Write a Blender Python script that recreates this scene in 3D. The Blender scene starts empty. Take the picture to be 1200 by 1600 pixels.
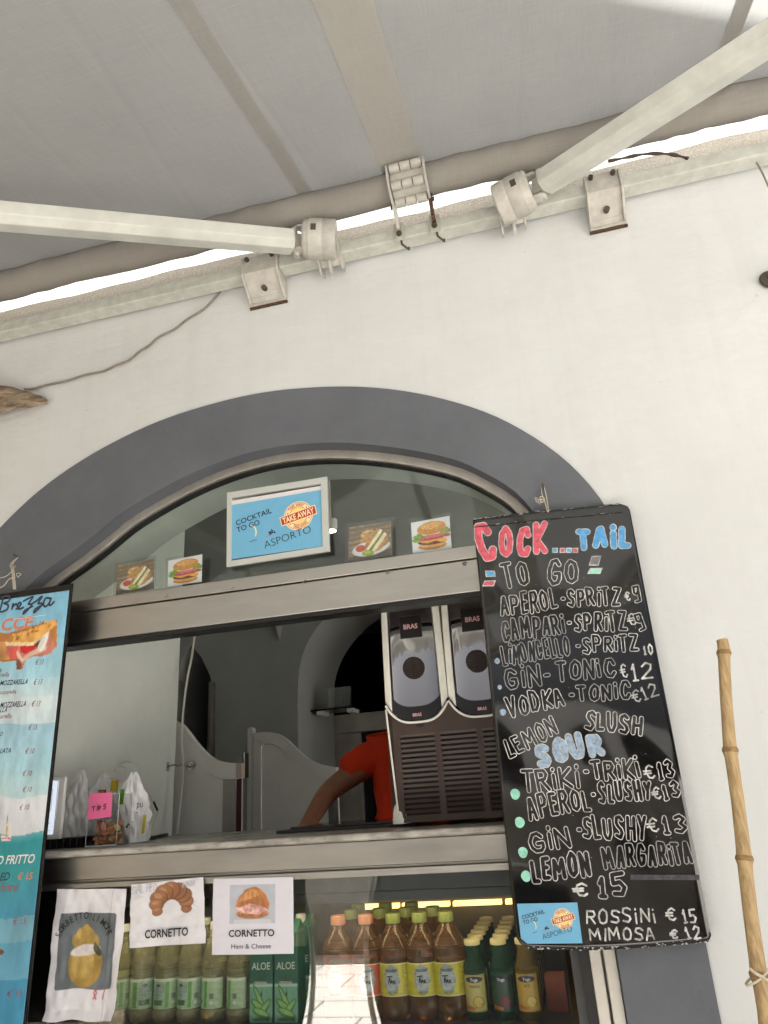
import bpy, bmesh, math, random
import numpy as np
from mathutils import Vector, Matrix
random.seed(7); rng = np.random.default_rng(11)
PI = math.pi
scene = bpy.context.scene
COL = scene.collection
# ------------------------------------------------------------------ camera
FPX = 1110.0                                   # focal length in pixels of the 1200 x 1600 photograph
YAW, PITCH, ROLL = [math.radians(a) for a in (-12.70, 21.90, -3.956)]
CAM = np.array([0.0, -1.9, 1.5])
def cam_axes():
    cy, sy, cp, sp = math.cos(YAW), math.sin(YAW), math.cos(PITCH), math.sin(PITCH)
    f = np.array([sy*cp, cy*cp, sp]); r = np.array([cy, -sy, 0.0]); u = np.cross(r, f)
    c, s = math.cos(ROLL), math.sin(ROLL)
    return np.array([c*r + s*u, -(-s*r + c*u), f])
AX = cam_axes()
cd = bpy.data.cameras.new('camera'); cam = bpy.data.objects.new('camera', cd); COL.objects.link(cam)
cam.matrix_world = Matrix([[AX[0][i], -AX[1][i], -AX[2][i], CAM[i]] for i in range(3)] + [[0, 0, 0, 1]])
cd.sensor_fit = 'VERTICAL'; cd.sensor_height = 36.0; cd.lens = FPX/1600*36.0
cd.clip_start = 0.02; cd.clip_end = 400
scene.camera = cam
# ------------------------------------------------------------------ sky, sun, exposure
SUN_EL = math.radians(57)
SUN_TO = Vector((-0.87*math.cos(SUN_EL), -0.48*math.cos(SUN_EL), math.sin(SUN_EL))).normalized()
w = bpy.data.worlds.new('World'); scene.world = w; w.use_nodes = True
nt = w.node_tree; bg = nt.nodes['Background']; sky = nt.nodes.new('ShaderNodeTexSky')
sky.sky_type = 'NISHITA'; sky.sun_disc = False; sky.sun_elevation = SUN_EL
sky.sun_rotation = math.atan2(SUN_TO.x, SUN_TO.y); sky.air_density = 0.4; sky.dust_density = 10.0; sky.ozone_density = 1.0
hs_ = nt.nodes.new('ShaderNodeHueSaturation'); hs_.inputs['Saturation'].default_value = .45; nt.links.new(sky.outputs[0], hs_.inputs['Color']); nt.links.new(hs_.outputs[0], bg.inputs[0]); bg.inputs[1].default_value = 0.07
sl = bpy.data.lights.new('sun', 'SUN'); sl.energy = 5.0; sl.angle = math.radians(0.5); sl.color = (1.0, 0.97, 0.92)
so = bpy.data.objects.new('sun', sl); COL.objects.link(so); so.rotation_euler = SUN_TO.to_track_quat('Z', 'Y').to_euler()
vs = scene.view_settings; vs.view_transform = 'Standard'; vs.look = 'None'; vs.gamma = 1; vs.exposure = 1.82
scene.cycles.use_denoising = True
scene.cycles.max_bounces = 10; scene.cycles.transparent_max_bounces = 24; scene.cycles.diffuse_bounces = 5
scene.cycles.caustics_reflective = False; scene.cycles.caustics_refractive = False
scene.cycles.sample_clamp_indirect = 6
# ------------------------------------------------------------------ points of the place (a photograph pixel met with a real plane)
def ray(px, py): return AX.T @ np.array([(px-600)/FPX, (py-800)/FPX, 1.0])
def P(px, py, Y=0.0):
    d = ray(px, py); return CAM + (Y-CAM[1])/d[1]*d
def PZ(px, py, Z):
    d = ray(px, py); return CAM + (Z-CAM[2])/d[2]*d
def PX(px, py, X):
    d = ray(px, py); return CAM + (X-CAM[0])/d[0]*d
def PP(px, py, p0, n):
    d = ray(px, py); return CAM + ((np.array(p0)-CAM)@n)/(d@n)*d
# ------------------------------------------------------------------ objects
class MB:
    """collects shapes and links them as ONE mesh object"""
    def __init__(s): s.v = []; s.f = []; s.m = []
    def add(s, vs_, fs_, mi=0):
        o = len(s.v); s.v += [tuple(float(c) for c in p) for p in vs_]
        s.f += [tuple(i+o for i in f) for f in fs_]; s.m += [mi]*len(fs_)
    def box(s, a, b, mi=0):
        x0, y0, z0 = [min(p, q) for p, q in zip(a, b)]; x1, y1, z1 = [max(p, q) for p, q in zip(a, b)]
        s.add([(x0,y0,z0),(x1,y0,z0),(x1,y1,z0),(x0,y1,z0),(x0,y0,z1),(x1,y0,z1),(x1,y1,z1),(x0,y1,z1)],
              [(0,3,2,1),(4,5,6,7),(0,1,5,4),(1,2,6,5),(2,3,7,6),(3,0,4,7)], mi)
    def obox(s, c, ax, h, mi=0):
        c = np.array(c, float); ax = [np.array(a, float)/np.linalg.norm(a) for a in ax]; p = []
        for k in range(8):
            q = c.copy()
            for i in range(3): q += ax[i]*h[i]*(1 if (k >> i) & 1 else -1)
            p.append(q)
        s.add(p, [(0,2,3,1),(4,5,7,6),(0,1,5,4),(2,6,7,3),(0,4,6,2),(1,3,7,5)], mi)
    def prism(s, poly, d, mi=0):
        """closed prism: poly of 3D points, swept along vector d"""
        n = len(poly); d = np.array(d, float); a = [np.array(p, float) for p in poly]
        s.add(a + [p+d for p in a], [tuple(range(n))[::-1], tuple(range(n, 2*n))] + [(i, (i+1) % n, n+(i+1) % n, n+i) for i in range(n)], mi)
    def poly(s, pts, mi=0): s.add(pts, [tuple(range(len(pts)))], mi)
    def tube(s, pts, r, n=10, caps=True, mi=0):
        pts = [np.array(p, float) for p in pts]; rs = r if hasattr(r, '__len__') else [r]*len(pts)
        vs_ = []; fs_ = []; prev = None
        for i, p in enumerate(pts):
            t = pts[min(i+1, len(pts)-1)] - pts[max(i-1, 0)]; t /= (np.linalg.norm(t)+1e-12)
            if prev is None:
                a = np.array([0, 0, 1.0]) if abs(t[2]) < .9 else np.array([1.0, 0, 0])
                u = np.cross(t, a)
            else: u = prev - t*(prev@t)
            u /= np.linalg.norm(u); prev = u; vv = np.cross(t, u)
            for k in range(n):
                an = 2*PI*k/n; vs_.append(p + rs[i]*(math.cos(an)*u + math.sin(an)*vv))
        for i in range(len(pts)-1):
            for k in range(n): fs_.append((i*n+k, i*n+(k+1) % n, (i+1)*n+(k+1) % n, (i+1)*n+k))
        if caps: fs_ += [tuple(range(n))[::-1], tuple(range((len(pts)-1)*n, len(pts)*n))]
        s.add(vs_, fs_, mi)
    def cyl(s, a, b, r0, r1=None, n=20, mi=0): s.tube([a, b], [r0, r0 if r1 is None else r1], n, True, mi)
    def lathe(s, prof, c=(0, 0, 0), n=24, mi=0, a0=0, a1=2*PI):
        full = abs(a1-a0-2*PI) < 1e-6; m = n if full else n+1; vs_ = []; fs_ = []
        for (r, z) in prof:
            for k in range(m):
                an = a0+(a1-a0)*k/n; vs_.append((c[0]+r*math.cos(an), c[1]+r*math.sin(an), c[2]+z))
        for i in range(len(prof)-1):
            for k in range(n):
                k2 = (k+1) % m; fs_.append((i*m+k, i*m+k2, (i+1)*m+k2, (i+1)*m+k))
        s.add(vs_, fs_, mi)
    def grid(s, nu, nv, fn, mi=0):
        vs_ = [fn(i/nu, j/nv) for j in range(nv+1) for i in range(nu+1)]
        s.add(vs_, [(j*(nu+1)+i, j*(nu+1)+i+1, (j+1)*(nu+1)+i+1, (j+1)*(nu+1)+i) for j in range(nv) for i in range(nu)], mi)
    def build(s, name, mats, parent=None, smooth=False, bevel=0, seg=2, fix=True, solid=0):
        me = bpy.data.meshes.new(name); org = Vector((0, 0, 0))
        me.from_pydata(s.v, [], s.f); mats = mats if isinstance(mats, (list, tuple)) else [mats]
        for m in mats: me.materials.append(m)
        me.polygons.foreach_set('material_index', s.m)
        if fix:
            b = bmesh.new(); b.from_mesh(me); bmesh.ops.recalc_face_normals(b, faces=b.faces); b.to_mesh(me); b.free()
        if smooth: me.polygons.foreach_set('use_smooth', [True]*len(me.polygons))
        o = bpy.data.objects.new(name, me); COL.objects.link(o)
        if parent is not None: attach(o, parent)
        if solid:
            md = o.modifiers.new('thickness', 'SOLIDIFY'); md.thickness = abs(solid); md.offset = -1 if solid > 0 else 1
        if bevel:
            md = o.modifiers.new('bevel', 'BEVEL'); md.width = bevel; md.segments = seg; md.limit_method = 'ANGLE'; md.angle_limit = math.radians(40)
        if smooth:
            try: me.set_sharp_from_angle(angle=math.radians(38))
            except Exception: pass
        return o
def world_of(o):
    m = o.matrix_basis.copy(); p = o.parent
    while p is not None: m = p.matrix_basis @ m; p = p.parent
    return m
def attach(o, parent):                                  # keep where it stands
    o.parent = parent; o.matrix_parent_inverse = Matrix.Identity(4); o.matrix_basis = world_of(parent).inverted() @ o.matrix_basis
def tag(o, label, cat, group=None, kind=None):
    o['label'] = label; o['category'] = cat
    if group: o['group'] = group
    if kind: o['kind'] = kind
    return o
def thing(name, label, cat, loc=(0, 0, 0), group=None):
    o = bpy.data.objects.new(name, None); COL.objects.link(o); o.location = [float(c) for c in loc]; o.empty_display_size = .05
    return tag(o, label, cat, group)
def dup(o, parent=None):
    c = o.copy(); COL.objects.link(c)
    if parent is not None: c.parent = parent
    for ch in list(o.children): dup(ch, c)
    return c
# ------------------------------------------------------------------ materials
def lin(c): c = c/255.0; return c/12.92 if c <= .04045 else ((c+.055)/1.055)**2.4
def S(r, g, b, k=1.0): return (lin(r)*k, lin(g)*k, lin(b)*k)
def mat(name, col, rough=.5, metal=0, noise=0.0, nscale=20, bump=0.0, bscale=60, col2=None, spec=.5, trans=0, ior=1.45, coat=0, emit=None, estr=0, aniso=None, rnoise=0, stretch=None, alpha=1):
    m = bpy.data.materials.new(name); m.use_nodes = True; t = m.node_tree; p = t.nodes['Principled BSDF']
    p.inputs['Base Color'].default_value = (*col, 1); p.inputs['Roughness'].default_value = rough; p.inputs['Metallic'].default_value = metal
    p.inputs['Specular IOR Level'].default_value = spec; p.inputs['Transmission Weight'].default_value = trans; p.inputs['IOR'].default_value = ior
    p.inputs['Coat Weight'].default_value = coat; p.inputs['Alpha'].default_value = alpha
    if emit: p.inputs['Emission Color'].default_value = (*emit, 1); p.inputs['Emission Strength'].default_value = estr
    tc = t.nodes.new('ShaderNodeTexCoord'); mp = t.nodes.new('ShaderNodeMapping'); t.links.new(tc.outputs['Object'], mp.inputs[0])
    if stretch: mp.inputs['Scale'].default_value = stretch
    if noise or col2:
        n = t.nodes.new('ShaderNodeTexNoise'); n.inputs['Scale'].default_value = nscale; n.inputs['Detail'].default_value = 6; n.inputs['Roughness'].default_value = .62
        t.links.new(mp.outputs[0], n.inputs['Vector'])
        r = t.nodes.new('ShaderNodeValToRGB'); t.links.new(n.outputs['Fac'], r.inputs[0])
        c2 = col2 or tuple(max(0, c*(1-noise)) for c in col); c1 = col if col2 else tuple(min(1, c*(1+noise*.5)) for c in col)
        r.color_ramp.elements[0].position = .36; r.color_ramp.elements[1].position = .64
        r.color_ramp.elements[0].color = (*c2, 1); r.color_ramp.elements[1].color = (*c1, 1)
        t.links.new(r.outputs[0], p.inputs['Base Color'])
        if rnoise:
            mr = t.nodes.new('ShaderNodeMapRange'); mr.inputs['To Min'].default_value = max(.02, rough-rnoise); mr.inputs['To Max'].default_value = rough+rnoise
            mr.inputs['From Min'].default_value = .3; mr.inputs['From Max'].default_value = .7
            t.links.new(n.outputs['Fac'], mr.inputs['Value']); t.links.new(mr.outputs[0], p.inputs['Roughness'])
    if bump:
        n2 = t.nodes.new('ShaderNodeTexNoise'); n2.inputs['Scale'].default_value = bscale; n2.inputs['Detail'].default_value = 5
        t.links.new(mp.outputs[0], n2.inputs['Vector']); b = t.nodes.new('ShaderNodeBump'); b.inputs['Strength'].default_value = min(1, bump); b.inputs['Distance'].default_value = .004
        t.links.new(n2.outputs['Fac'], b.inputs['Height']); t.links.new(b.outputs[0], p.inputs['Normal'])
    return m
def pane_mat(name, tint=(1, 1, 1), f0=.04, rough=0.0, fmax=1.0, bump=0):
    """thin clear sheet: see-through with a Schlick mirror term that does not depend on which side is met"""
    m = bpy.data.materials.new(name); m.use_nodes = True; t = m.node_tree; t.nodes.remove(t.nodes['Principled BSDF'])
    out = t.nodes['Material Output']; tr = t.nodes.new('ShaderNodeBsdfTransparent'); tr.inputs[0].default_value = (*tint, 1)
    gl = t.nodes.new('ShaderNodeBsdfGlossy'); gl.inputs['Roughness'].default_value = rough; lw = t.nodes.new('ShaderNodeLayerWeight'); lw.inputs['Blend'].default_value = .5
    pw = t.nodes.new('ShaderNodeMath'); pw.operation = 'POWER'; pw.inputs[1].default_value = 5; t.links.new(lw.outputs['Facing'], pw.inputs[0])
    ma = t.nodes.new('ShaderNodeMath'); ma.operation = 'MULTIPLY_ADD'; ma.inputs[1].default_value = fmax-f0; ma.inputs[2].default_value = f0; t.links.new(pw.outputs[0], ma.inputs[0])
    mx = t.nodes.new('ShaderNodeMixShader'); t.links.new(ma.outputs[0], mx.inputs[0]); t.links.new(tr.outputs[0], mx.inputs[1]); t.links.new(gl.outputs[0], mx.inputs[2])
    if bump:
        tc = t.nodes.new('ShaderNodeTexCoord'); n2 = t.nodes.new('ShaderNodeTexNoise'); n2.inputs['Scale'].default_value = bump; t.links.new(tc.outputs['Object'], n2.inputs['Vector'])
        b = t.nodes.new('ShaderNodeBump'); b.inputs['Strength'].default_value = .5; b.inputs['Distance'].default_value = .004; t.links.new(n2.outputs['Fac'], b.inputs['Height']); t.links.new(b.outputs[0], gl.inputs['Normal']); 
    t.links.new(mx.outputs[0], out.inputs[0]); return m
def fabric_mat(name, col, trans=.5, tcol=None):
    m = bpy.data.materials.new(name); m.use_nodes = True; t = m.node_tree; t.nodes.remove(t.nodes['Principled BSDF']); out = t.nodes['Material Output']
    df = t.nodes.new('ShaderNodeBsdfDiffuse'); tl = t.nodes.new('ShaderNodeBsdfTranslucent'); mx = t.nodes.new('ShaderNodeMixShader'); mx.inputs[0].default_value = trans
    tc = t.nodes.new('ShaderNodeTexCoord'); mp = t.nodes.new('ShaderNodeMapping'); mp.inputs['Scale'].default_value = (520, 14, 14); t.links.new(tc.outputs['Object'], mp.inputs[0])
    n = t.nodes.new('ShaderNodeTexNoise'); n.inputs['Scale'].default_value = 1; n.inputs['Detail'].default_value = 4; t.links.new(mp.outputs[0], n.inputs['Vector'])
    mp2 = t.nodes.new('ShaderNodeMapping'); mp2.inputs['Scale'].default_value = (14, 460, 14); t.links.new(tc.outputs['Object'], mp2.inputs[0])
    nb = t.nodes.new('ShaderNodeTexNoise'); nb.inputs['Scale'].default_value = 1; nb.inputs['Detail'].default_value = 4; t.links.new(mp2.outputs[0], nb.inputs['Vector'])
    n3 = t.nodes.new('ShaderNodeTexNoise'); n3.inputs['Scale'].default_value = 2.5; n3.inputs['Detail'].default_value = 7; t.links.new(tc.outputs['Object'], n3.inputs['Vector'])
    a = t.nodes.new('ShaderNodeMath'); a.operation = 'ADD'; t.links.new(n.outputs['Fac'], a.inputs[0]); t.links.new(nb.outputs['Fac'], a.inputs[1])
    a2 = t.nodes.new('ShaderNodeMath'); a2.operation = 'ADD'; t.links.new(a.outputs[0], a2.inputs[0]); t.links.new(n3.outputs['Fac'], a2.inputs[1])
    mr = t.nodes.new('ShaderNodeMapRange'); mr.inputs['From Min'].default_value = 1.05; mr.inputs['From Max'].default_value = 1.95; mr.inputs['To Min'].default_value = .88; mr.inputs['To Max'].default_value = 1.08
    t.links.new(a2.outputs[0], mr.inputs['Value'])
    for sh, c in ((df, col), (tl, tcol or col)):
        v = t.nodes.new('ShaderNodeVectorMath'); v.operation = 'SCALE'; v.inputs[0].default_value = c; t.links.new(mr.outputs[0], v.inputs['Scale']); t.links.new(v.outputs[0], sh.inputs[0])
    t.links.new(mx.outputs[0], out.inputs[0]); t.links.new(df.outputs[0], mx.inputs[1]); t.links.new(tl.outputs[0], mx.inputs[2]); return m
def print_mat(name, rough=.4, grain=.05, coat=0):
    """printed picture: colours come from the mesh's painted 'ink' attribute"""
    m = bpy.data.materials.new(name); m.use_nodes = True; t = m.node_tree; p = t.nodes['Principled BSDF']; p.inputs['Roughness'].default_value = rough; p.inputs['Coat Weight'].default_value = coat
    at = t.nodes.new('ShaderNodeAttribute'); at.attribute_name = 'ink'; t.links.new(at.outputs['Color'], p.inputs['Base Color']); return m
def wall_mat():
    m = mat('white_plaster', (.622,.638,.645), .85, noise=.035, nscale=2.2, bump=.6, bscale=26); t = m.node_tree; p = t.nodes['Principled BSDF']; src = p.inputs['Base Color'].links[0].from_socket
    tc = [n for n in t.nodes if n.type == 'TEX_COORD'][0]
    def noisy(scale, stretch, lo, hi, c0, c1, prev, det=8):
        mp = t.nodes.new('ShaderNodeMapping'); mp.inputs['Scale'].default_value = stretch; t.links.new(tc.outputs['Object'], mp.inputs[0])
        n = t.nodes.new('ShaderNodeTexNoise'); n.inputs['Scale'].default_value = scale; n.inputs['Detail'].default_value = det; n.inputs['Roughness'].default_value = .7; t.links.new(mp.outputs[0], n.inputs['Vector'])
        r = t.nodes.new('ShaderNodeValToRGB'); r.color_ramp.elements[0].position = lo; r.color_ramp.elements[1].position = hi; r.color_ramp.elements[0].color = (*c0, 1); r.color_ramp.elements[1].color = (*c1, 1); t.links.new(n.outputs['Fac'], r.inputs[0])
        mx = t.nodes.new('ShaderNodeMix'); mx.data_type = 'RGBA'; mx.blend_type = 'MULTIPLY'; mx.inputs[0].default_value = 1; t.links.new(prev, mx.inputs[6]); t.links.new(r.outputs[0], mx.inputs[7]); return mx.outputs[2]
    o = noisy(1.0, (9, 9, .7), .30, .50, (.955,.950,.938), (1,1,1), src)          # faint run-off streaks
    o = noisy(1.6, (1, 1, 1), .34, .56, (.95,.945,.94), (1,1,1), o)             # patchy repaint
    o = noisy(34, (1, 1, 1), .26, .31, (.78,.75,.70), (1,1,1), o, 3)            # small flecks
    t.links.new(o, p.inputs['Base Color'])
    n2 = t.nodes.new('ShaderNodeTexNoise'); n2.inputs['Scale'].default_value = 5; n2.inputs['Detail'].default_value = 8; mp = t.nodes.new('ShaderNodeMapping'); mp.inputs['Scale'].default_value = (1, 1, 3.5); t.links.new(tc.outputs['Object'], mp.inputs[0]); t.links.new(mp.outputs[0], n2.inputs['Vector'])
    b0 = [n for n in t.nodes if n.type == 'BUMP'][0]; b1 = t.nodes.new('ShaderNodeBump'); b1.inputs['Strength'].default_value = .35; b1.inputs['Distance'].default_value = .012; t.links.new(n2.outputs['Fac'], b1.inputs['Height']); t.links.new(b1.outputs[0], b0.inputs['Normal']); return m
def drink_mat(name, col, clear=.35, f0=.05, rough=.04):
    m = bpy.data.materials.new(name); m.use_nodes = True; t = m.node_tree; t.nodes.remove(t.nodes['Principled BSDF']); out = t.nodes['Material Output']
    df = t.nodes.new('ShaderNodeBsdfDiffuse'); tl = t.nodes.new('ShaderNodeBsdfTranslucent'); tr = t.nodes.new('ShaderNodeBsdfTransparent'); gl = t.nodes.new('ShaderNodeBsdfGlossy'); gl.inputs['Roughness'].default_value = rough
    for s_ in (df, tl): s_.inputs[0].default_value = (*col, 1)
    tr.inputs[0].default_value = (*[c**.5 for c in col], 1)
    lw = t.nodes.new('ShaderNodeLayerWeight'); lw.inputs['Blend'].default_value = .5; pw = t.nodes.new('ShaderNodeMath'); pw.operation = 'POWER'; pw.inputs[1].default_value = 4; t.links.new(lw.outputs['Facing'], pw.inputs[0])
    ma = t.nodes.new('ShaderNodeMath'); ma.operation = 'MULTIPLY_ADD'; ma.inputs[1].default_value = .8; ma.inputs[2].default_value = f0; t.links.new(pw.outputs[0], ma.inputs[0])
    cl = t.nodes.new('ShaderNodeMath'); cl.operation = 'MULTIPLY_ADD'; cl.inputs[1].default_value = -clear*.9; cl.inputs[2].default_value = clear; t.links.new(lw.outputs['Facing'], cl.inputs[0])
    m1 = t.nodes.new('ShaderNodeMixShader'); m1.inputs[0].default_value = .55; m2 = t.nodes.new('ShaderNodeMixShader'); m3 = t.nodes.new('ShaderNodeMixShader')
    t.links.new(df.outputs[0], m1.inputs[1]); t.links.new(tl.outputs[0], m1.inputs[2]); t.links.new(cl.outputs[0], m2.inputs[0]); t.links.new(m1.outputs[0], m2.inputs[1]); t.links.new(tr.outputs[0], m2.inputs[2])
    t.links.new(ma.outputs[0], m3.inputs[0]); t.links.new(m2.outputs[0], m3.inputs[1]); t.links.new(gl.outputs[0], m3.inputs[2]); t.links.new(m3.outputs[0], out.inputs[0])
    tc = t.nodes.new('ShaderNodeTexCoord'); n2 = t.nodes.new('ShaderNodeTexNoise'); n2.inputs['Scale'].default_value = 34; n2.inputs['Detail'].default_value = 2; t.links.new(tc.outputs['Object'], n2.inputs['Vector'])
    b = t.nodes.new('ShaderNodeBump'); b.inputs['Strength'].default_value = .35; b.inputs['Distance'].default_value = .004; t.links.new(n2.outputs['Fac'], b.inputs['Height']); t.links.new(b.outputs[0], gl.inputs['Normal']); return m
def liquid_mat(name, col, trans=.9, rough=.03):
    return mat(name, col, rough, trans=trans, ior=1.34, bump=.35, bscale=26, spec=.6)
M = dict(
 plaster = wall_mat(),
 grey_paint = mat('grey_band_paint', (.122,.131,.150), .7, noise=.13, nscale=3.5, bump=.5, bscale=60),
 inner_plaster = mat('grey_green_plaster', (.80,.84,.80), .5, noise=.05, nscale=4, bump=.5, bscale=22),
 dark_room = mat('unlit_room_black', (.012,.013,.013), .8, noise=.2),  # near-black wall colour stands in for the unlit room
 coping = mat('rough_render', S(218,214,205), .95, col2=S(186,180,168), nscale=160, bump=1, bscale=220),
 trim_steel = mat('trim_steel', (.58,.55,.51), .58, 1, noise=.15, nscale=14),
 steel = mat('brushed_steel', (.45,.43,.395), .34, 1, noise=.10, nscale=5, stretch=(1.0,3,5), rnoise=.05, bump=.02, bscale=12),
 dark_steel = mat('dull_steel', (.30,.29,.27), .4, 1, noise=.3, nscale=9),
 chrome = mat('chrome', (.7,.7,.7), .12, 1),
 black = mat('black_plastic', (.008,.008,.009), .45, noise=.3),
 blackgloss = mat('black_gloss', (.006,.006,.007), .12),
 marble = mat('grey_marble', S(178,174,166), .25, col2=S(122,118,111), nscale=14, stretch=(1,2.2,3)),
 awn_metal = mat('painted_aluminium', (.555,.565,.525), .38, noise=.13, nscale=9, bump=.12, bscale=160),
 bar_metal = mat('weathered_bar_paint', (.56,.57,.525), .5, col2=(.44,.45,.41), nscale=26, bump=.2, bscale=120),
 joint_metal = mat('cast_joint_paint', (.50,.485,.445), .5, col2=(.40,.385,.35), nscale=30, bump=.2, bscale=150),
 rust = mat('rust', S(104,76,56), .9, col2=S(48,38,32), nscale=120, bump=1, bscale=200),
 bolt = mat('old_bolt', S(95,88,78), .6, .5, noise=.4, nscale=300),
 white_frame = mat('cream_plastic', S(242,240,232), .35, noise=.05, nscale=20),
 brown = mat('brown_plastic', S(66,51,44), .38, noise=.10, nscale=14, bump=.1, bscale=300),
 wood_white = mat('white_door_paint', (.86,.85,.82), .45, noise=.05, nscale=6, bump=.1, bscale=40),
 paper = mat('white_paper', (.68,.67,.675), .7, noise=.03, nscale=8),
 ink = mat('black_ink', (.012,.012,.014), .6),
 plain_white = mat('white_plastic', (.75,.75,.74), .3),
 twine = mat('pale_string', S(205,195,175), .9, noise=.2, nscale=200),
 cable = mat('grey_cable', S(135,128,116), .7, noise=.2, nscale=60),
)
M['pane'] = pane_mat('window_glass', (.90,.94,.91), .05)
M['fridge_pane'] = pane_mat('display_glass', (.95,.97,.96), .155)
M['clear'] = pane_mat('clear_plastic', (.95,.96,.96), .03, .05)
M['tumbler'] = pane_mat('tumbler_glass', (.985,.99,.99), .05, .03, .8)
M['print'] = print_mat('printed_ink'); M['print_gloss'] = print_mat('printed_gloss', .28)
# ------------------------------------------------------------------ lettering and printed pictures
_fc = {}
def glyphs(s, bold=0.0):
    k = (s, bold)
    if k not in _fc:
        c = bpy.data.curves.new('t', 'FONT'); c.body = s; c.size = 1; c.offset = bold; c.resolution_u = 3; c.fill_mode = 'FRONT'
        o = bpy.data.objects.new('t', c); COL.objects.link(o); dg = bpy.context.evaluated_depsgraph_get(); e = o.evaluated_get(dg); me = e.to_mesh()
        v = np.array([q.co[:2] for q in me.vertices]) if len(me.vertices) else np.zeros((0, 2)); f = [tuple(p.vertices) for p in me.polygons]
        e.to_mesh_clear(); bpy.data.objects.remove(o); bpy.data.curves.remove(c); _fc[k] = (v, f)
    return _fc[k]
CAPH = None
def cap_h():
    global CAPH
    if CAPH is None: CAPH = glyphs('H')[0][:, 1].max()
    return CAPH
def place_text(mb, s, frame, width=None, height=None, bold=0.0, shear=0.0, center=False, mi=0):
    """frame(u, v) -> point; u along the line, v up, in metres; fitted to width and / or cap height"""
    v, f = glyphs(s, bold)
    if not len(v): return
    x0, x1 = v[:, 0].min(), v[:, 0].max(); sx = width/(x1-x0) if width else height/cap_h(); sy = height/cap_h() if height else sx
    off = -.5*(x1-x0) if center else 0
    mb.add([frame((x-x0+off)*sx + shear*y*sy, y*sy) for x, y in v], f, mi)
def line_frame(p0, p1, Y, lift=.0006, yfn=None):
    a, b = P(*p0, Y), P(*p1, Y); d = (b-a)[[0, 2]]; L = np.linalg.norm(d); d /= L
    def fr(u, v):
        x = a[0]+d[0]*u-d[1]*v; z = a[2]+d[1]*u+d[0]*v
        return (x, (yfn(x, z) if yfn else Y)-lift, z)
    return fr, L
def ptext(mb, s, p0, p1, Y, hpx=None, bold=0.0, shear=0, lift=.0006, yfn=None, mi=0):
    fr, L = line_frame(p0, p1, Y, lift, yfn)
    h = None if hpx is None else np.linalg.norm(P(p0[0], p0[1]-hpx, Y)-P(*p0, Y))
    place_text(mb, s, fr, L, h, bold, shear, mi=mi)
# hand lettering: each letter as pen strokes on a unit square
G = {
'A':[[(0,0),(.45,1),(.6,1),(1,0)],[(.2,.36),(.82,.36)]],'B':[[(0,0),(0,1),(.7,.95),(.8,.72),(.5,.52),(.95,.35),(.8,.03),(0,0)]],'C':[[(1,.75),(.75,1),(.3,.98),(.05,.65),(.05,.3),(.3,.02),(.75,0),(1,.22)]],
'D':[[(0,0),(0,1),(.55,.95),(.95,.6),(.9,.25),(.5,0),(0,0)]],'E':[[(1,1),(0,1),(0,0),(1,0)],[(0,.52),(.8,.52)]],'F':[[(1,1),(0,1),(0,0)],[(0,.5),(.75,.5)]],
'G':[[(1,.8),(.7,1),(.3,.97),(.03,.6),(.05,.25),(.35,0),(.8,.03),(1,.2),(1,.45),(.6,.45)]],'H':[[(0,0),(0,1)],[(1,0),(1,1)],[(0,.5),(1,.5)]],'I':[[(.5,0),(.5,1)]],'i':[[(.5,0),(.5,.7)],[(.5,1.0),(.5,1.03)]],
'K':[[(0,0),(0,1)],[(1,1),(.05,.45),(1,0)]],'L':[[(0,1),(0,0),(1,0)]],'M':[[(0,0),(.08,1),(.5,.35),(.92,1),(1,0)]],'N':[[(0,0),(.03,1),(.95,0),(1,1)]],
'O':[[(.5,1),(.12,.82),(0,.45),(.15,.1),(.5,0),(.88,.12),(1,.5),(.88,.85),(.5,1)]],'P':[[(0,0),(0,1),(.75,.98),(1,.75),(.8,.5),(.05,.45)]],'R':[[(0,0),(0,1),(.75,.98),(.95,.75),(.75,.52),(.05,.48)],[(.45,.48),(1,0)]],
'S':[[(1,.85),(.65,1),(.2,.93),(.1,.7),(.35,.55),(.8,.42),(.95,.2),(.65,0),(.05,.08)]],'T':[[(0,1),(1,1)],[(.5,1),(.5,0)]],'U':[[(0,1),(.03,.25),(.3,0),(.7,0),(.97,.25),(1,1)]],'V':[[(0,1),(.5,0),(1,1)]],'Y':[[(0,1),(.5,.48),(1,1)],[(.5,.48),(.3,0)]],
'Z':[[(0,1),(1,1),(0,0),(1,0)]],'Q':[[(.5,1),(0,.5),(.5,0),(1,.5),(.5,1)],[(.6,.3),(1,0)]],
'0':[[(.5,1),(.1,.75),(.05,.3),(.45,0),(.9,.25),(.95,.7),(.5,1)]],'1':[[(.2,.72),(.6,1),(.6,0)],[(.2,0),(1,0)]],'2':[[(.05,.78),(.4,1),(.9,.85),(.85,.55),(0,0),(1,0)]],'3':[[(.05,.9),(.5,1),(.92,.8),(.5,.54),(.98,.28),(.55,0),(.02,.1)]],
'5':[[(.95,1),(.15,1),(.1,.55),(.6,.6),(.95,.32),(.65,.02),(.05,.05)]],'9':[[(.95,.7),(.5,.48),(.08,.62),(.1,.98),(.95,.98),(.95,.05),(.2,0)]],
'€':[[(1,.82),(.7,1),(.35,.85),(.22,.5),(.4,.1),(.75,0),(1,.15)],[(0,.6),(.75,.6)],[(0,.4),(.7,.4)]],'-':[[(.1,.5),(.9,.5)]],'.':[[(.5,.05),(.5,.08)]],
}
GW = {'I':.35,'i':.38,'-':.55,'.':.4,'1':.6,'M':1.25,'T':.95,' ':.55,'E':.82,'L':.8}
_zi = [0]
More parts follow.
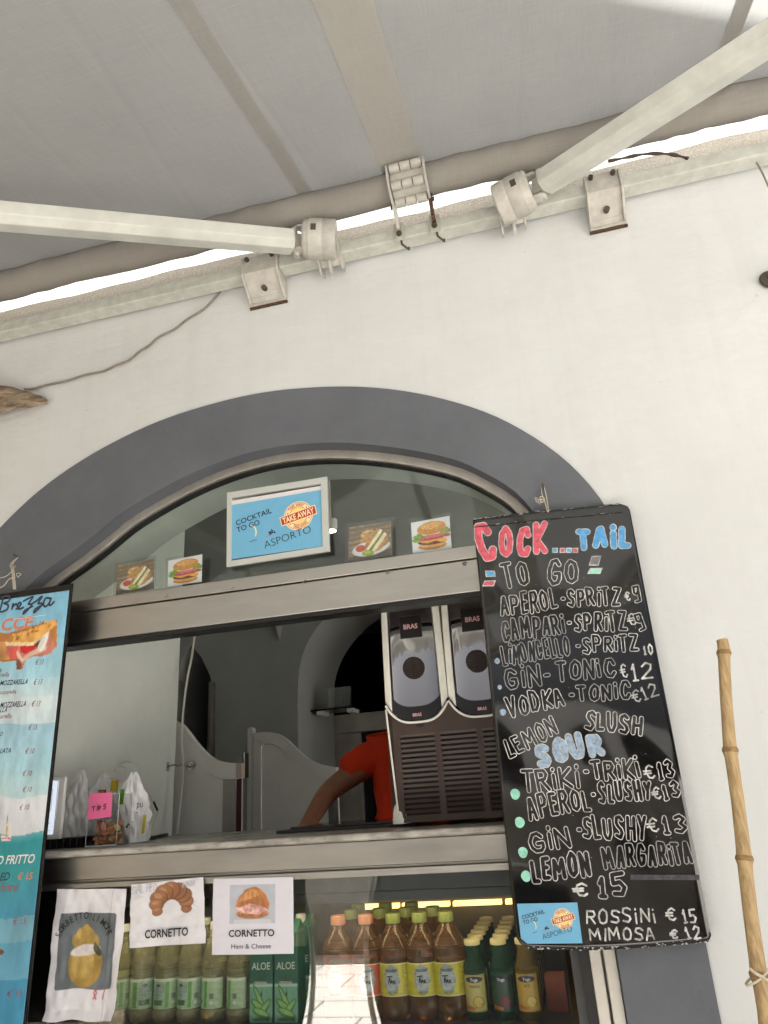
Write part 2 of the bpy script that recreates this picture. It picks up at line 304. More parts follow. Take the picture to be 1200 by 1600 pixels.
def capsule(mb, a, b, r, fr3, lift, mi=0):
    """flat round-ended stroke; a, b in plane metres (x, z)"""
    a = np.array(a); b = np.array(b); d = b-a; L = np.linalg.norm(d); an = math.atan2(d[1], d[0]) if L > 1e-9 else 0
    pts = [a+r*np.array([math.cos(an+PI/2+PI*k/6), math.sin(an+PI/2+PI*k/6)]) for k in range(7)] + [b+r*np.array([math.cos(an-PI/2+PI*k/6), math.sin(an-PI/2+PI*k/6)]) for k in range(7)]
    _zi[0] = (_zi[0]+1) % 40; l = lift+_zi[0]*4e-6
    mb.add([fr3(p[0], p[1], l) for p in pts], [tuple(range(14))], mi)
def strokes(mb_o, mb_i, s, p0, p1, hpx, Y, yfn, r_o, r_i, jit=.06, arc=0.0, gap=.25, mi_o=0, mi_i=0, hvar=.10):
    a, b = P(*p0, Y), P(*p1, Y); d = (b-a)[[0, 2]]; L = np.linalg.norm(d); d /= L; nrm = np.array([-d[1], d[0]])
    H = np.linalg.norm(P(p0[0], p0[1]-hpx, Y)-P(*p0, Y)); ws = [GW.get(c, 1.0) for c in s]; tot = sum(ws)+gap*(len(s)-1); un = L/tot; x = 0
    o2 = a[[0, 2]]; fr3 = lambda X, Z, l: (X, yfn(X, Z)-l, Z)
    for c, wd in zip(s, ws):
        if c in G:
            wdm = wd*un; hh = H*(1+random.uniform(-hvar, hvar)); dy = random.uniform(-.06, .06)*H; rot = random.uniform(-jit, jit); sh = random.uniform(-.03, .12)
            pad = r_o*.8; 
            for pl in G[c]:
                pts = []
                for (u, v) in pl:
                    uu = pad+u*max(wdm-2*pad, wdm*.2)+random.uniform(-.02, .02)*wdm; vv = pad+v*(hh-2*pad)+random.uniform(-.02, .02)*hh
                    if c in '-.': vv = v*H*.9
                    uu += sh*vv; uu, vv = uu-vv*rot, vv+uu*rot
                    t = (x*un+uu)/L; q = o2+d*(x*un+uu)+nrm*(vv+dy+arc*H*4*t*(1-t)); pts.append(q)
                for k in range(len(pts)-1):
                    capsule(mb_o, pts[k], pts[k+1], r_o, fr3, .0005, mi_o)
                    if mb_i is not None: capsule(mb_i, pts[k], pts[k+1], r_i, fr3, .0009, mi_i)
        x += wd+gap
def vnoise(w, h, gx, gy, seed=0):
    r = np.random.default_rng(seed); g = r.random((gy+2, gx+2)); y = np.linspace(0, gy, h, endpoint=False); x = np.linspace(0, gx, w, endpoint=False)
    yi = y.astype(int); xi = x.astype(int); fy = (y-yi)[:, None]; fx = (x-xi)[None]; fy = fy*fy*(3-2*fy); fx = fx*fx*(3-2*fx)
    return (g[yi][:, xi]*(1-fy)*(1-fx)+g[yi][:, xi+1]*(1-fy)*fx+g[yi+1][:, xi]*fy*(1-fx)+g[yi+1][:, xi+1]*fy*fx)
class Canvas:
    """a picture painted in numpy (sRGB 0-255), later laid as ink on a sheet; x right, y down, both 0..1"""
    def __init__(s, w, h, bg):
        s.w, s.h = w, h; s.a = np.ones((h, w, 3))*np.array(bg, float); s.X, s.Y = np.meshgrid(np.linspace(0, 1, w), np.linspace(0, 1, h)); s.k = 0
    def put(s, m, col, tex=0, ts=14, tint=None):
        s.k += 1; c = np.ones_like(s.a)*np.array(col, float)
        if tex: n = vnoise(s.w, s.h, ts, ts, s.k)*.6+vnoise(s.w, s.h, ts*3, ts*3, s.k+50)*.4; c *= (1+tex*(n-.5)*2)[..., None]
        m = np.clip(m, 0, 1)[..., None]; s.a = s.a*(1-m)+c*m
    def ell(s, cx, cy, rx, ry, col, rot=0, tex=0, ts=14, wob=0):
        dx, dy = s.X-cx, s.Y-cy; c, n = math.cos(rot), math.sin(rot); u, v = (c*dx+n*dy)/rx, (-n*dx+c*dy)/ry; d = np.hypot(u, v)
        if wob: d = d*(1+wob*np.sin(7*np.arctan2(v, u)+cx*20))
        s.put((1-d)*min(rx*s.w, ry*s.h)+.5, col, tex, ts)
    def ring(s, cx, cy, r, wd, col, asp=1):
        d = np.hypot(s.X-cx, (s.Y-cy)*asp); s.put((wd/2-abs(d-r))*s.w+.5, col)
    def poly(s, pts, col, tex=0, ts=14):
        ins = np.zeros(s.X.shape, bool); j = len(pts)-1
        for i in range(len(pts)):
            xi, yi = pts[i]; xj, yj = pts[j]; c = ((yi > s.Y) != (yj > s.Y)) & (s.X < (xj-xi)*(s.Y-yi)/((yj-yi) or 1e-9)+xi); ins ^= c; j = i
        s.put(ins.astype(float), col, tex, ts)
    def line(s, pts, wd, col):
        m = np.zeros(s.X.shape)
        for (x0, y0), (x1, y1) in zip(pts[:-1], pts[1:]):
            dx, dy = x1-x0, y1-y0; t = np.clip(((s.X-x0)*dx+(s.Y-y0)*dy)/(dx*dx+dy*dy+1e-12), 0, 1); d = np.hypot(s.X-x0-t*dx, s.Y-y0-t*dy); m = np.maximum(m, (wd/2-d)*s.w+.5)
        s.put(m, col)
    def grain(s, k, ts=10): s.k += 1; s.a *= (1+k*(vnoise(s.w, s.h, ts, ts, s.k)+.6*vnoise(s.w, s.h, ts*4, ts*4, s.k+9)-.8))[..., None]
def quad(c, Y):
    q = [P(*p, Y) if len(p) == 2 else np.array(p) for p in c]
    def fr(u, v): return (q[0]*(1-u)+q[1]*u)*(1-v)+(q[3]*(1-u)+q[2]*u)*v
    return fr
def picture(name, cv, fr, m, parent=None, thick=.0008, wrinkle=0, seed=3, k=.92):
    """a printed sheet: grid coloured by the canvas, given its own thickness"""
    w_, h_ = cv.w, cv.h; me = bpy.data.meshes.new(name); wr = (vnoise(w_, h_, 5, 7, seed)+.5*vnoise(w_, h_, 13, 15, seed+1)-.75)*wrinkle if wrinkle else np.zeros((h_, w_))
    vs_ = [fr(i/(w_-1), j/(h_-1))+np.array([0, -wr[j, i], 0]) for j in range(h_) for i in range(w_)]
    fs_ = [(j*w_+i, (j+1)*w_+i, (j+1)*w_+i+1, j*w_+i+1) for j in range(h_-1) for i in range(w_-1)]
    me.from_pydata([tuple(map(float, p)) for p in vs_], [], fs_); at = me.color_attributes.new('ink', 'FLOAT_COLOR', 'POINT')
    c = np.clip(cv.a, 0, 255)/255; c = np.where(c <= .04045, c/12.92, ((c+.055)/1.055)**2.4)*k
    at.data.foreach_set('color', np.concatenate([c.reshape(-1, 3), np.ones((w_*h_, 1))], 1).astype(np.float32).ravel())
    me.materials.append(m); me.polygons.foreach_set('use_smooth', [True]*len(me.polygons))
    o = bpy.data.objects.new(name, me); COL.objects.link(o)
    if parent is not None: attach(o, parent)
    md = o.modifiers.new('thickness', 'SOLIDIFY'); md.thickness = thick; md.offset = -1
    return o
def plate(mb, outer, holes, Y0, Y1, mi=0):
    """flat plate in the XZ plane from Y0 to Y1 with holes"""
    b = bmesh.new(); ed = []
    for lp in [outer]+holes:
        vs_ = [b.verts.new((p[0], 0, p[1])) for p in lp]; ed += [b.edges.new((vs_[i], vs_[(i+1) % len(vs_)])) for i in range(len(vs_))]
    bmesh.ops.triangle_fill(b, use_beauty=True, use_dissolve=False, edges=ed, normal=(0, -1, 0)); b.verts.index_update()
    v = [p.co.copy() for p in b.verts]; f = [tuple(q.index for q in t.verts) for t in b.faces]; b.free()
    mb.add([(p.x, Y0, p.z) for p in v], f, mi); mb.add([(p.x, Y1, p.z) for p in v], [t[::-1] for t in f], mi)
    for lp in [outer]+holes:
        n = len(lp); mb.add([(p[0], Y0, p[1]) for p in lp]+[(p[0], Y1, p[1]) for p in lp], [(i, (i+1) % n, n+(i+1) % n, n+i) for i in range(n)], mi)
def spline(pts, per=6):
    q = [np.array(p, float) for p in pts]; out = []
    for i in range(len(q)-1):
        a, b_, c, d = q[max(i-1, 0)], q[i], q[i+1], q[min(i+2, len(q)-1)]
        for k in range(per):
            t = k/per; out.append(.5*((2*b_)+(-a+c)*t+(2*a-5*b_+4*c-d)*t*t+(-a+3*b_-3*c+d)*t**3))
    out.append(q[-1]); return out
def resample(pts, n):
    p = np.array(pts); s_ = np.concatenate([[0], np.cumsum(np.linalg.norm(np.diff(p, axis=0), axis=1))]); t = np.linspace(0, s_[-1], n)
    return np.stack([np.interp(t, s_, p[:, k]) for k in range(p.shape[1])], 1)
# ================================================================== ground and street
def ground_mat():
    m = bpy.data.materials.new('stone_paving'); m.use_nodes = True; t = m.node_tree; p = t.nodes['Principled BSDF']; p.inputs['Roughness'].default_value = .7
    tc = t.nodes.new('ShaderNodeTexCoord'); br = t.nodes.new('ShaderNodeTexBrick'); br.inputs['Scale'].default_value = 1.0; br.inputs['Brick Width'].default_value = .9; br.inputs['Row Height'].default_value = .45
    br.inputs['Color1'].default_value = (*S(226,222,215),1); br.inputs['Color2'].default_value = (*S(214,210,203),1); br.inputs['Mortar'].default_value = (*S(146,136,126),1); br.inputs['Mortar Size'].default_value = .012
    t.links.new(tc.outputs['Object'], br.inputs['Vector']); t.links.new(br.outputs['Color'], p.inputs['Base Color']); return m
mb = MB(); mb.grid(8, 8, lambda u, v: (-120+240*u, -120+240*v, 0)); g = mb.build('ground', ground_mat()); g['kind'] = 'structure'
# ================================================================== the cafe building
INNER = [(-1.752,0),(-1.752,1.0),(-1.752,1.88),(-1.735,2.04),(-1.695,2.14),(-1.631,2.217),(-1.55,2.272),(-1.487,2.306),(-1.40,2.360),(-1.286,2.432),(-1.06,2.52),(-.835,2.56),(-.619,2.549),(-.414,2.499),(-.222,2.424),(-.116,2.353),(-.03,2.268),(.016,2.16),(.034,1.98),(.034,1.0),(.034,0)]
OUTER = [(-1.958,0),(-1.958,1.0),(-1.958,1.7)]+[(-.868-1.09*math.cos(a), 2.02+.750*math.sin(a)) for a in np.linspace(0.0, PI, 40)]+[(.222,1.7),(.222,1.0),(.222,0)]
inn = resample(spline(INNER), 160); out_ = resample(spline(OUTER), 160)
out_ = out_+np.stack([.0005*np.sin(np.arange(160)*1.1)+.0006*np.sin(np.arange(160)*.41), .0006*np.cos(np.arange(160)*.7)], 1)*(out_[:, 1:] > .01)
WALL_TOP = 3.345
cafe = thing('cafe_building', 'white plastered cafe building with a wide serving arch outlined by a grey painted band', 'building', (-.75, 0, 0))
mb = MB(); ho = [(x+(-.003 if x < -.75 else .003), z) for x, z in inn]
ho = [(x, z+(.003 if z > 2.2 else 0)) for x, z in ho]
plate(mb, [(-2.6,0)]+[(x, z) for x, z in ho]+[(1.35,0),(1.35,2.0)]+[(1.85-.5*math.cos(a), 2.0+.5*math.sin(a)) for a in np.linspace(.05, PI-.05, 14)]+[(2.35,2.0),(2.35,0),(3.6,0),(3.6,WALL_TOP),(-2.6,WALL_TOP)], [], 0, .30)  # second, unseen archway added to let street light into the room
mb.build('front_wall', M['plaster'], cafe)
mb = MB(); n = len(inn)
fv = [(x, -.003, z) for x, z in out_]+[(x, -.003, z) for x, z in inn]+[(x, .06, z) for x, z in inn]
mb.add(fv, [(i, i+1, n+i+1, n+i) for i in range(n-1)]+[(n+i, n+i+1, 2*n+i+1, 2*n+i) for i in range(n-1)])
mb.build('arch_band', M['grey_paint'], cafe, fix=False, solid=.0028)
mb = MB(); mb.grid(160, 2, lambda u, v: (-2.6+6.2*u, -.018+.25*v, WALL_TOP+.014+.003*math.sin(u*61)+.002*math.sin(u*143)))
mb.grid(160, 3, lambda u, v: (-2.6+6.2*u, -.018-.002*math.sin(u*90+v*3), WALL_TOP-.06+.074*v+(.003*math.sin(u*61)+.002*math.sin(u*143))*(v > .9)))
mb.build('coping', M['coping'], cafe, fix=False, smooth=True)
# room behind: side wall on the left, thick back wall with two arched openings, vault, floor, dark room beyond
mb = MB(); YW = float(PX(275,1150,-1.742)[1]); mb.box((-2.2,.30,0),(-1.742,YW,3.25)); mb.build('side_wall', M['inner_plaster'], cafe)
mb = MB(); mb.box((-3.4,.30,.16),(2.4,5.6,.3)); mb.build('inner_floor', mat('inner_floor_tiles', (.12,.11,.10), .5, noise=.2), cafe)
YB = 2.7; xa = P(465,1100,YB)[0]; YI = float(PX(521,1100,xa)[1])
LENS = [P(*p, YB)[[0, 2]] for p in [(276,1180),(277,1062),(285,1030),(298,1008),(314,1026),(328,1055),(335,1085),(336,1180)]]
lens = [(LENS[0][0], .3)]+[tuple(p) for p in LENS]+[(LENS[-1][0], .3)]
BIG = [P(*p, YB)[[0, 2]] for p in [(465,1100),(467,1050),(476,1015),(492,985),(515,957),(545,932),(580,915),(620,908)]]
xc = BIG[-1][0]; big = spline([tuple(p) for p in BIG], 4); big = [tuple(p) for p in big]; big = [(xa, .3)]+big+[(2*xc-x, z) for x, z in big[::-1][1:]]+[(2*xc-xa, .3)]
mb = MB(); lo = [(-3.4,.3)]+lens+big+[(2.4,.3),(2.4,3.25),(-3.4,3.25)]
plate(mb, lo, [], YB, YI); mb.build('back_wall', mat('back_wall_plaster_dim', (.42,.44,.42), .4, noise=.06, nscale=4, bump=.5, bscale=18), cafe)  # darker plaster than the side wall; the dimmer light is put into the colour
mb = MB(); mb.grid(70, 30, lambda u, v: (-3.4+5.8*u, .3+2.45*v, 2.50+.55*max(math.sqrt(max(0, 1-(2*((u*4.5) % 1)-1)**2)), math.sqrt(max(0, 1-(2*v-1)**2))))); mb.build('vault', mat('vault_plaster_dim', (.27,.285,.26), .6, noise=.08, nscale=3, bump=.5, bscale=16), cafe, smooth=True, fix=False)  # ceiling plaster darkened in colour to stand in for weak light
ribm = mat('rib_shade_plaster', (.22,.235,.22), .6)  # darker colour stands in for the shaded side of the groins
for px in ((332,985),(437,1003)):
    mb = MB(); q = P(*px, YB); zt = q[2]
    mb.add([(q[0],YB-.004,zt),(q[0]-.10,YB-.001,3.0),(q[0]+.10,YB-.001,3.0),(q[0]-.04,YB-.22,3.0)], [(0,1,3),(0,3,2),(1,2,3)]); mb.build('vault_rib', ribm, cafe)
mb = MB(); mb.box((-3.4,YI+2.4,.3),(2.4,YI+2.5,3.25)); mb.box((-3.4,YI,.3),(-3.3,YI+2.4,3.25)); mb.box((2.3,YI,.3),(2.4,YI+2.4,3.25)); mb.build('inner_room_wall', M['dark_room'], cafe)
mb = MB(); mb.box((-3.5,.30,3.25),(2.6,YI+2.6,WALL_TOP)); mb.build('roof', M['plaster'], cafe)
mb = MB(); mb.box((-9,3.1,WALL_TOP+.001),(8,YI+2.55,8.2)); mb.build('gap_white_block', M['plaster'], cafe)  # white mass added so the gap above the coping shows bright
mb = MB(); mb.box((2.4,.30,0),(2.6,.36,3.249)); mb.box((2.4,2.68,0),(2.6,YI+2.6,3.249)); mb.box((2.4,.36,0),(2.6,2.68,.5)); mb.box((-3.5,YW+.001,0),(-3.402,YI+2.6,3.249)); mb.box((-2.6,.3,0),(-2.2,YW,3.249)); mb.box((-3.4,YW-.08,0),(-2.2,YW,3.249)); mb.box((-3.4,YI+2.51,0),(2.4,YI+2.6,3.249)); mb.build('outer_wall', M['plaster'], cafe)  # opening left in the unseen right side, added to light the room
# ================================================================== steel hatch front
front = thing('serving_hatch', 'brushed steel serving hatch with an arched glass fanlight over the transom beam', 'hatch', (-.75,.06,0))
inn2 = np.array(inn); k0 = [i for i in range(len(inn)) if inn[i][1] > 2.0]
arc = inn2[k0[0]:k0[-1]+1]; cc = np.array([-.75, 1.9])
def inset(p, d):
    t = np.gradient(p, axis=0); t /= np.linalg.norm(t, axis=1)[:, None]; nn = np.stack([t[:, 1], -t[:, 0]], 1); return p+nn*d
def arch_strip(a, d0, d1, y0, y1, mb):
    p, q = inset(a, d0), inset(a, d1); n = len(a)
    v = [(x, y0, z) for x, z in p]+[(x, y0, z) for x, z in q]+[(x, y1, z) for x, z in q]+[(x, y1, z) for x, z in p]
    mb.add(v, [(k*n+i, k*n+i+1, ((k+1) % 4)*n+i+1, ((k+1) % 4)*n+i) for k in range(4) for i in range(n-1)]+[(0,n,2*n,3*n),(n-1,2*n-1,3*n-1,4*n-1)])
mb = MB(); arch_strip(arc, .001, .030, .048, .085, mb); mb.build('arch_trim', M['trim_steel'], front, bevel=.002)
mb = MB(); arch_strip(arc, .030, .036, .060, .085, mb); mb.build('gasket', M['black'], front)
gl_ = inset(arc, .020); mb = MB(); mb.prism([(x, .070, z) for x, z in gl_]+[(gl_[-1][0], .070, 2.0), (gl_[0][0], .070, 2.0)], (0,.006,0)); mb.build('fanlight_pane', M['pane'], front)
YT = .025; zb0, zb1, zl, zt = 2.014, 2.016, 2.112, 2.147
mb = MB(); mb.box((-1.72,YT,2.016),(.033,.10,2.109)); mb.box((-1.70,YT-.004,2.112),(.033,.10,2.150)); mb.build('transom_beam', M['steel'], front, bevel=.0025)
mb = MB(); mb.box((-1.70,YT+.004,2.004),(.032,.09,2.016)); mb.build('beam_seal', M['black'], front)
for px, py in ((262,932),(365,920),(477,909),(606,894),(726,881)):
    q = P(px, py, YT); mb = MB(); mb.tube([(q[0]+.006*math.cos(a), YT-.004-.002*math.sin(a*2), q[2]+.004*math.sin(a)) for a in np.linspace(0, 5.2, 12)], .0016, 6); mb.build('screw_eye', M['dark_steel'], front)
for s_, nm in ((-1, 0), (1, 1)):
    xo = .033 if s_ > 0 else -1.751
    for (a, b) in ((.001,.030),(.034,.062)):
        mb = MB(); mb.box((xo-s_*a,.045 if a < .01 else .055,0),(xo-s_*b,.10,2.013)); mb.build('jamb_post', M['steel'], front, bevel=.003)
    mb = MB(); mb.box((xo-s_*.0625,.06,0),(xo-s_*.085,.10,1.318)); mb.build('jamb_seal', M['black'], front)
ZM1, ZM0 = 1.421, 1.403
mb = MB(); mb.box((-1.735,.012,ZM0),(-.031,.78,ZM1)); mb.build('marble_counter', M['marble'], front, bevel=.007, seg=4)
mb = MB(); mb.box((-1.688,.024,1.345),(-.031,.10,ZM0-.001)); mb.box((-1.688,.030,1.338),(-.031,.10,1.3445)); mb.build('counter_fascia', M['steel'], front, bevel=.002)
mb = MB(); mb.box((-1.688,.016,1.321),(-.031,.10,1.3375)); mb.build('lower_rail', M['steel'], front, bevel=.004)
# ================================================================== drinks fridge under the counter
fridge = thing('display_fridge', 'glass fronted drinks fridge under the marble counter with a warm lit back strip', 'fridge', (-.75,.4,0))
mb = MB(); X0, X1 = -1.665, -.053
mb.box((X0,.10,.12),(X0+.02,.72,1.32)); mb.box((X1-.02,.10,.12),(X1,.72,1.32)); mb.box((X0+.02,.70,.12),(X1-.02,.72,1.32)); mb.box((X0+.02,.10,.12),(X1-.02,.70,.14))
mb.build('cabinet', mat('fridge_liner', (.10,.10,.10), .4, noise=.2), fridge)
mb = MB(); mb.box((X0+.021,.09,1.280),(X1-.021,.40,1.3195)); mb.box((X0+.021,.09,1.256),(X1-.021,.098,1.2799)); mb.build('top_housing', mat('fridge_top', (.10,.10,.105), .5), fridge, bevel=.003)
SH = .978
for z in (SH, .62):
    mb = MB(); mb.box((X0+.022,.11,z-.012),(X1-.022,.69,z)); mb.build('shelf', mat('shelf_rail', (.03,.03,.032), .35), fridge, bevel=.002)
mb = MB(); mb.box((X0+.03,.055,.13),(X1-.03,.061,1.319)); mb.build('glass_door', M['fridge_pane'], fridge)
mb = MB(); xq = float(P(93,1450,.08)[0]); mb.box((-1.688,.064,.1),(xq,.097,1.319)); mb.build('door_stile', M['black'], fridge, bevel=.002)
lampm = mat('lamp_diffuser', (.9,.8,.5), .5, emit=(1.0,.62,.20), estr=1.1)
for i in range(5, 9):
    mb = MB(); xx = X0+.05+i*.168; mb.box((xx,.655,P(650,1418,.66)[2]),(xx+.155,.685,P(650,1411,.66)[2])); mb.build('lamp_strip', lampm, fridge)
mb = MB(); mb.box((X0+.03,.115,1.268),(X1-.03,.135,1.2795)); mb.build('lamp_strip', mat('front_lamp', (.9,.85,.7), .5, emit=(1.0,.80,.50), estr=5.0), fridge)
# ================================================================== awning
TH = math.radians(16); AN = np.array([0, -math.sin(TH), math.cos(TH)]); AO = np.array([0, -math.cos(TH), -math.sin(TH)])
RC = np.array([0, -.14, 3.362]); RR = .052; AX0, AX1, ALEN = -2.45, 3.3, 2.7
awn = thing('awning', 'large grey fabric awning on folding arms bolted to the top of the white wall', 'awning', (0, -.05, 3.23))
p0 = RC+AN*RR
def fab(x, d, off=0.0):
    t = min(1, d/.5); sag = .010*math.sin(x*2.3+1.1)*t+.006*math.sin(x*5.1+d*1.3)*t - .012*math.sin(min(1, d/ALEN)*PI) + .004*math.sin(x*23+math.sin(d*7))*math.exp(-d*5)
    for (xa_c, sl_, am) in ((-1.22,.10,.0016),(-.98,.16,.0018),(-.52,-.05,.0012),(.12,.07,.0016),(.42,-.12,.0014),(-1.6,.2,.0016)):
        sag += am*math.exp(-((x-xa_c-sl_*d)/.010)**2)
    return p0+AO*d+AN*(sag+off)+np.array([x, 0, 0])
canvas = fabric_mat('awning_cloth', (.345,.349,.338), .48, (.27,.273,.265)); canvas2 = fabric_mat('awning_tape', (.39,.382,.365), .24, (.26,.25,.245)); canvas3 = fabric_mat('awning_band', (.50,.49,.455), .28, (.4,.39,.36))
mb = MB(); mb.grid(800, 60, lambda u, v: fab(AX0+(AX1-AX0)*u, ALEN*v)); mb.build('canopy', canvas, awn, smooth=True, fix=False)
sx1 = (PP(275,0,p0,AN)[0]+PP(483,297,p0,AN)[0])/2; bx0 = PP(570,200,p0,AN)[0]; bx1 = PP(643,200,p0,AN)[0]; sx3 = PP(1141,20,p0,AN)[0]
for (a, b, mm, nm) in ((sx1-.022, sx1+.022, canvas2, 'seam_tape'), (bx0, bx1, canvas3, 'centre_band'), (sx3, sx3+.045, canvas2, 'seam_tape'), (sx1-1.25, sx1-1.206, canvas2, 'seam_tape'), (sx3+1.2, sx3+1.244, canvas2, 'seam_tape')):
    mb = MB(); mb.grid(4, 60, lambda u, v, a=a, b=b: fab(a+(b-a)*u, ALEN*v, -.0025)); mb.build(nm, mm, awn, smooth=True, fix=False)
rollm = fabric_mat('rolled_cloth', (.285,.27,.25), .05)
mb = MB()
def rollp(u, v):
    x = AX0+(AX1-AX0)*u; an = 2*PI*v; r = RR+.0022*math.sin(x*9+an)+.0016*math.sin(x*31+an*2+math.sin(x*7)*3)+.0028*max(0, math.sin(x*3.1+.5))*math.sin(x*75+an*3)*(1 if x > .55 else .25)
    return RC+np.array([x, r*math.cos(an), r*math.sin(an)])
mb.grid(520, 28, rollp); mb.build('roller', rollm, awn, smooth=True, fix=False)
mb = MB(); mb.cyl(RC+np.array([AX0,0,0]), RC+np.array([AX1,0,0]), .036); mb.build('roller_tube', M['awn_metal'], awn, smooth=True)
mb = MB(); mb.box((AX0,-.075,3.209),(AX1,-.022,3.256)); mb.build('square_bar', M['bar_metal'], awn, bevel=.004)
def wall_bracket(px0, px1, pyb, first=None):
    xa_ = P(px0, 430 if px0 < 600 else 300, -.09)[0]; xb = P(px1, 430 if px0 < 600 else 300, -.09)[0]; 
    mb = MB(); t = .006; zb = 3.105
    # back plate, shelf over the bar, sloping cheeks, foot
    prof = [(-.086,3.272),(-.086,3.204),(-.022,3.150),(-.012,3.134)]
    for (y0, z0), (y1, z1) in zip(prof[:-1], prof[1:]):
        mb.prism([(xa_,y0,z0),(xb,y0,z0),(xb,y1,z1),(xa_,y1,z1)], (0,.006,0))
    mb.box((xa_,-.080,3.262),(xb,-.002,3.272))
    for xx in (xa_-.004, xb-.004):
        mb.prism([(xx,-.094,3.268),(xx,-.094,3.200),(xx,-.034,3.142),(xx,-.026,3.128),(xx,-.002,3.128),(xx,-.002,3.268)], (.008,0,0))
    mb.box((xa_-.004,-.014,3.122),(xb+.004,-.001,3.134))
    o = mb.build('wall_bracket', M['joint_metal'], awn, bevel=.002)
    m2 = MB(); m2.box((xa_-.006,-.010,3.115),(xb+.006,-.0005,3.1215)); m2.build('rust_edge', M['rust'], o)
    for xx in (xa_+.018, xb-.018):
        m2 = MB(); m2.cyl((xx,-.098,3.258),(xx,-.084,3.258),.0075,n=10); m2.build('bolt', M['bolt'], o)
    xm = (xa_+xb)/2; m2 = MB(); m2.cyl((xm,-.052,3.160),(xm,-.030,3.168),.0095,n=8); m2.build('bolt', M['bolt'], o)
wall_bracket(378,432,470); wall_bracket(918,975,352)
# roller cradle in the middle
xl, xr = -.287, -.180
cr = None; mb = MB()
for xx in (xl-.010, xr+.003):
    pl = [RC+np.array([xx, (RR+.018+w_)*math.cos(a)*-1, -(RR+.018+w_)*math.sin(a)]) for w_, rg in ((-.004, np.radians(np.linspace(-16, 100, 10))), (.012, np.radians(np.linspace(100, -16, 10)))) for a in rg]
    mb.prism(pl, (.007,0,0))
    if cr is None: cr = mb.build('roller_cradle', M['joint_metal'], awn)
    else: mb.build('side_plate', M['joint_metal'], cr)
    mb = MB()
mb = MB(); mb.prism([RC+np.array([xl,-(RR+.007)*math.cos(a),-(RR+.007)*math.sin(a)]) for a in np.radians(np.linspace(-12,98,12))]+[RC+np.array([xl,-(RR+.004)*math.cos(a),-(RR+.004)*math.sin(a)]) for a in np.radians(np.linspace(98,-12,12))], (xr-xl,0,0)); mb.build('cradle_shell', M['joint_metal'], cr)
for ang in (-9, 41, 88):
    c = RC+np.array([0, -(RR+.0175)*math.cos(math.radians(ang)), -(RR+.0175)*math.sin(math.radians(ang))]); mb = MB(); wd = (xr-xl)/3
    for k in range(3): mb.cyl(c+np.array([xl+k*wd+.0015,0,0]), c+np.array([xl+(k+1)*wd-.0015,0,0]), .0155, n=16)
    mb.build('support_roller', M['joint_metal'], cr, smooth=True)
for xx, rusty in ((xl-.006, 0), (xr+.006, 1)):
    mb = MB(); mb.prism([(xx-.005,-.120,3.305),(xx-.005,-.155,3.292),(xx-.005,-.100,3.232),(xx-.005,-.078,3.232)], (.011,0,0)); mb.build('cradle_strut', M['rust' if rusty else 'joint_metal'], cr, bevel=.001)
    mb = MB(); mb.box((xx-.017,-.083,3.196),(xx+.017,-.0755,3.270)); mb.box((xx-.017,-.0829,3.257),(xx+.017,-.02,3.2699)); st = mb.build('strap', M['joint_metal'], cr, bevel=.0015)
    mb = MB(); mb.cyl((xx,-.091,3.221),(xx,-.083,3.221),.009,n=12); mb.build('bolt', M['bolt'], st)
    mb = MB(); mb.tube([(xx+.004,-.079,3.196),(xx+.006,-.077,3.182),(xx+.016,-.066,3.176),(xx+.022,-.05,3.180),(xx+.022,-.045,3.192)], .004, 8); mb.build('hook_bolt', M['bolt'], st)
# soot and rust flakes under the cradle
mb = MB()
for k in range(16):
    c = np.array([random.choice([xl-.006, xr+.008])+random.uniform(-.009,.009), random.uniform(-.15,-.12), random.uniform(3.285,3.302)]); mb.obox(c, np.eye(3)+rng.normal(0,.4,(3,3)), (random.uniform(.002,.007),.002,random.uniform(.002,.006)))
mb.build('rust_flake', M['rust'], cr)
